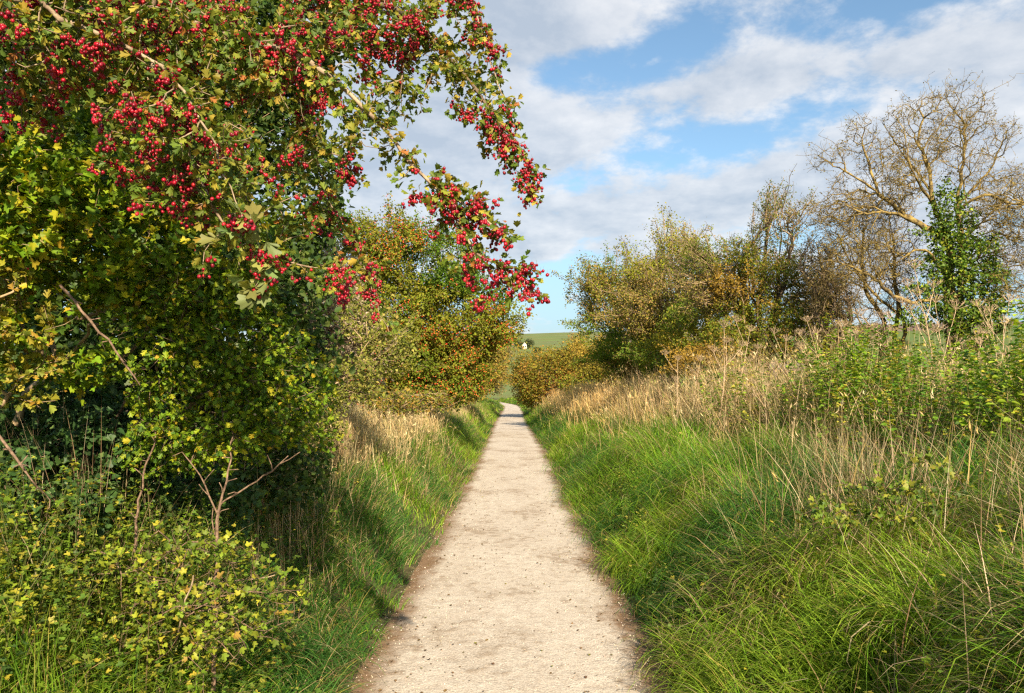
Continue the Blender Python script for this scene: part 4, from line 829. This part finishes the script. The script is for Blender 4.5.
# ivy on the trunk
t = Tree(np.random.default_rng(71)); b = np.array([7.95, 14.2, float(height(7.95, 14.2))]); th = thing('ivy', 'dense dark green ivy climbing the trunk of the large lichened tree', 'ivy', tuple(b))
t.line([b, at(945, 300, 14.3), at(944, 250, 14.3), at(940, 200, 14.3)], None, 0.1)
t.grow(ell([(965, 300, 34, 34, 14.3, .45), (975, 325, 30, 26, 14.3, .5), (950, 258, 26, 34, 14.3, .42), (975, 262, 22, 26, 14.3, .4), (943, 215, 13, 26, 14.3, .3), (955, 230, 18, 20, 14.3, .3), (925, 275, 14, 22, 14.3, .3, .7), (990, 290, 18, 34, 14.3, .4), (960, 200, 10, 18, 14.3, .2), (1000, 320, 14, 20, 14.3, .3), (935, 310, 16, 26, 14.3, .3, .6), (925, 235, 18, 5, 14.3, .2), (985, 240, 16, 8, 14.3, .3), (918, 290, 14, 5, 14.2, .2), (1004, 275, 10, 6, 14.3, .2), (950, 180, 4, 14, 14.3, .1), (972, 215, 8, 12, 14.3, .2), (910, 318, 14, 8, 14.2, .2)], 1150, t.rng, .2), step=0.09, pen=0.1, arch=0.1)
t.radii(0.002, 2.6, 0.03); t.mesh('stems', M_BARK, th)
put_leaves(t, th, 130, 0.01, 0.048, LEAF_IVY, [(0.065, 0.12, 0.012), (0.10, 0.165, 0.014), (0.24, 0.27, 0.022)], [3, 2, 1], M_IVY, 0.05, up=0.4, droop=0.3)

# ---- 7. dead hogweed stalks
def hogweed(seed, H):
    rng = np.random.default_rng(seed); t = Tree(rng); parts = []
    t.line([(0, 0, 0), (0.02, 0.01, H * 0.5), (0.05 * rng.normal(), 0.05 * rng.normal(), H)], None, 0.06, 0.1)
    ends = [t.n - 1]
    for k in range(int(rng.integers(2, 5))):
        z = H * rng.uniform(0.45, 0.85); a = rng.uniform(0, 6.28); l = H * rng.uniform(0.16, 0.3); j = t.nearest((0, 0, z))
        ends.append(t.line([t.P[j] + np.array([math.cos(a) * l * .4, math.sin(a) * l * .4, l * .45]), t.P[j] + np.array([math.cos(a) * l * .75, math.sin(a) * l * .75, l])], j, 0.05, 0.1)[-1])
    t.radii(0.0028, 3, 0.009)
    o = thing('dead_hogweed', 'x', 'dead plant'); t.mesh('stem', M_STALK, o, sides=5)
    for e in ends:
        u = Tree(rng); u.line([t.P[e], t.P[e] + np.array([0, 0, 0.004])], None, 0.01)
        for q in range(14):
            a = q * 2.4; rr = 0.085 * math.sqrt(q / 14); top = t.P[e] + np.array([math.cos(a) * rr, math.sin(a) * rr, 0.07 - rr * 0.25 + rng.normal() * .006])
            ids = u.line([top], 0, 0.04, 0.1)
            for _ in range(4): u.line([top + rng.normal(0, 0.011, 3) + np.array([0, 0, 0.012])], ids[-1], 0.05, 0)
        u.radii(0.0011, 3, 0.002); u.mesh('umbel', M_STALK, o, sides=3)
    return o
M_STALK = bark('dead_stalk', (0.30, 0.2, 0.11), (0.58, 0.43, 0.27), 25)
protos = [hogweed(81, 1.35), hogweed(82, 1.1), hogweed(83, 1.5)]
spots = [(905, 12.2, 1.0), (928, 11.4, 1.15), (936, 11.5, 1.1), (948, 11.8, 1.05), (962, 11.2, 0.95), (888, 12.0, .8), (868, 12.6, .8), (985, 10.8, .9), (1003, 9.8, .85), (835, 12.5, .85), (800, 13, .9), (776, 12.2, 1.0), (752, 13.2, .95), (728, 12.8, 1.1), (712, 12.0, 1.1), (690, 14, 1.05), (675, 13.0, .9), (1015, 8.0, .75), (845, 9.2, .7), (765, 9.2, .6)]
spots.sort()
words = ['first', 'second', 'third', 'fourth', 'fifth', 'sixth', 'seventh', 'eighth', 'ninth', 'tenth', 'eleventh', 'twelfth', 'thirteenth', 'fourteenth', 'fifteenth', 'sixteenth', 'seventeenth', 'eighteenth', 'nineteenth', 'last']
rr = random.Random(3)
for k, (px, Y, sc) in enumerate(spots):
    src = protos[k % 3]; x = (px - 512) / F * Y
    if k < 3: o = src
    else:
        o = src.copy(); COL.objects.link(o)
        for ch in src.children:
            c = ch.copy(); COL.objects.link(c); c.parent = o
    o.location = (x, Y, float(height(x, Y)) - 0.03); tx, ty = rr.uniform(-.12, .12), rr.uniform(-.22, .22)
    o.rotation_euler = (tx, ty, rr.uniform(-0.5, 0.5)); o.scale = (sc * (1.45 if px > 800 else 1.15),) * 3
    where = 'before the hedge trees' if px < 800 else 'before the many-stemmed bare tree' if px < 900 else 'before the ivy-wrapped tree' if px < 975 else 'near the right frame edge'
    o['label'] = f"dead hogweed stalk {where}, {words[k]} from left"; o['group'] = 'dead hogweed stalks along the right bank'

# ---- 8. far house and trees on the hill
def far_tree(label, px, py, Y, r, h, seed, cols):
    p = at(px, py, Y); x, y = p[0], p[1]; z = float(height(x, y)); rng = np.random.default_rng(seed); t = Tree(rng)
    th = thing('hill_tree', label, 'tree', (x, y, z), 'trees far off on the hillside'); t.line([(x, y, z), (x, y, z + h * .4)], None, h / 8)
    u = unit(rng.normal(size=(160, 3))) * rng.random((160, 1)) ** .4; t.grow(np.array([x, y, z + h * .6]) + u * np.array([r, r, h * .42]), step=h / 10, pen=.2)
    t.radii(0.05, 2.4, 0.5); t.mesh('trunk', M_BARK, th); put_leaves(t, th, 6, 0.4, 0.9, LEAF_FAR, cols, [1] * len(cols), M_FAR, 0.5, name='crown')
DG = [(0.05, 0.08, 0.03), (0.08, 0.10, 0.035)]
far_tree('dark tree right of the tiny white house on the hill', 529, 348, 640, 5, 8, 91, DG)
far_tree('round dark bush on the green hill left of the tiny white house', 519, 346, 640, 4, 7, 92, DG)
far_tree('lone small bush lower on the green hillside', 537, 349, 560, 3, 4.5, 93, DG)
for k, (px, lab) in enumerate([(845, 'left'), (900, 'middle'), (985, 'right')]):
    far_tree(f'distant field tree seen under the bare trees, {lab} of three', px, 352, 480, 6, 7, 94 + k, DG)
hx, hy, _ = at(524.5, 346, 640); hz = float(height(hx, hy)); W_ = berry_mat('white_render', 0.8, 0.2); RF = berry_mat('slate_roof', 0.7, 0.2)
hs = thing('house', 'tiny white gabled house on the distant hillside above the end of the path', 'house', (hx, hy, hz))
def box(soup, x0, x1, y0, y1, z0, z1, c):
    v = [(x0, y0, z0), (x1, y0, z0), (x1, y1, z0), (x0, y1, z0), (x0, y0, z1), (x1, y0, z1), (x1, y1, z1), (x0, y1, z1)]
    soup.add(np.array(v), np.array([(0, 3, 2, 1), (4, 5, 6, 7), (0, 1, 5, 4), (1, 2, 6, 5), (2, 3, 7, 6), (3, 0, 4, 7)]), c)
s = Soup(); box(s, hx - 1.7, hx + 1.7, hy - 4, hy + 4, hz - 1, hz + 3.4, (0.55, 0.52, 0.47))
s.add(np.array([(hx - 1.7, hy - 4, hz + 3.4), (hx + 1.7, hy - 4, hz + 3.4), (hx, hy - 4, hz + 5.3)]), np.array([(0, 1, 2)]), (0.55, 0.52, 0.47)); s.build('wall', W_, hs)
s = Soup(); v = [(hx - 2, hy - 4.4, hz + 3.2), (hx, hy - 4.4, hz + 5.5), (hx + 2, hy - 4.4, hz + 3.2), (hx - 2, hy + 4.4, hz + 3.2), (hx, hy + 4.4, hz + 5.5), (hx + 2, hy + 4.4, hz + 3.2)]
s.add(np.array(v), np.array([(0, 1, 4, 3), (1, 2, 5, 4)]), (0.2, 0.16, 0.13)); s.build('roof', RF, hs)
for dx in (-0.8, 0.8):
    s = Soup(); box(s, hx + dx - .45, hx + dx + .45, hy - 4.06, hy - 3.9, hz + 1.5, hz + 2.6, (0.05, 0.06, 0.07)); s.build('window', RF, hs)

# fallen leaves and straw on the path
n = 1300; y = 2 + 16 * RNG.random(n) ** 1.4; d = RNG.uniform(-1, 1, n); d = np.sign(d) * np.abs(d) ** 0.6 * 0.98; x = pathx(y) + d
s = Soup(); A = unit(np.stack([RNG.normal(size=n), RNG.normal(size=n), RNG.normal(0, .15, n)], -1)); Nn = unit(RNG.normal(0, .25, (n, 3)) + [0, 0, 1])
scatter(s, *LEAF_HAW, np.stack([x, y, surf(x, y) + 0.02 * (1 - d ** 2) + 0.014], -1), A, Nn, RNG.uniform(0.006, 0.028, n), pick([(0.22, 0.14, 0.06), (0.13, 0.08, 0.04), (0.25, 0.22, 0.06)], [2, 2, 1], n))
n = 900; y = 2 + 16 * RNG.random(n) ** 1.4; d = RNG.uniform(-1, 1, n); d = np.sign(d) * np.abs(d) ** 0.4 * 1.0; x = pathx(y) + d
blades(s, np.stack([x, y, surf(x, y) + 0.02 * (1 - d ** 2) + 0.012], -1), RNG.uniform(.03, .16, n), np.full(n, .0012), RNG.uniform(0, 6.28, n), np.full(n, 1.5), RNG.uniform(-.1, .1, n), pick(STRAW, [3, 2, 2, 2], n), 3)
tag(s.build('leaf_litter', M_DRY), 'fallen leaves and straw bits lying along the path edges', 'leaf litter', kind='stuff')
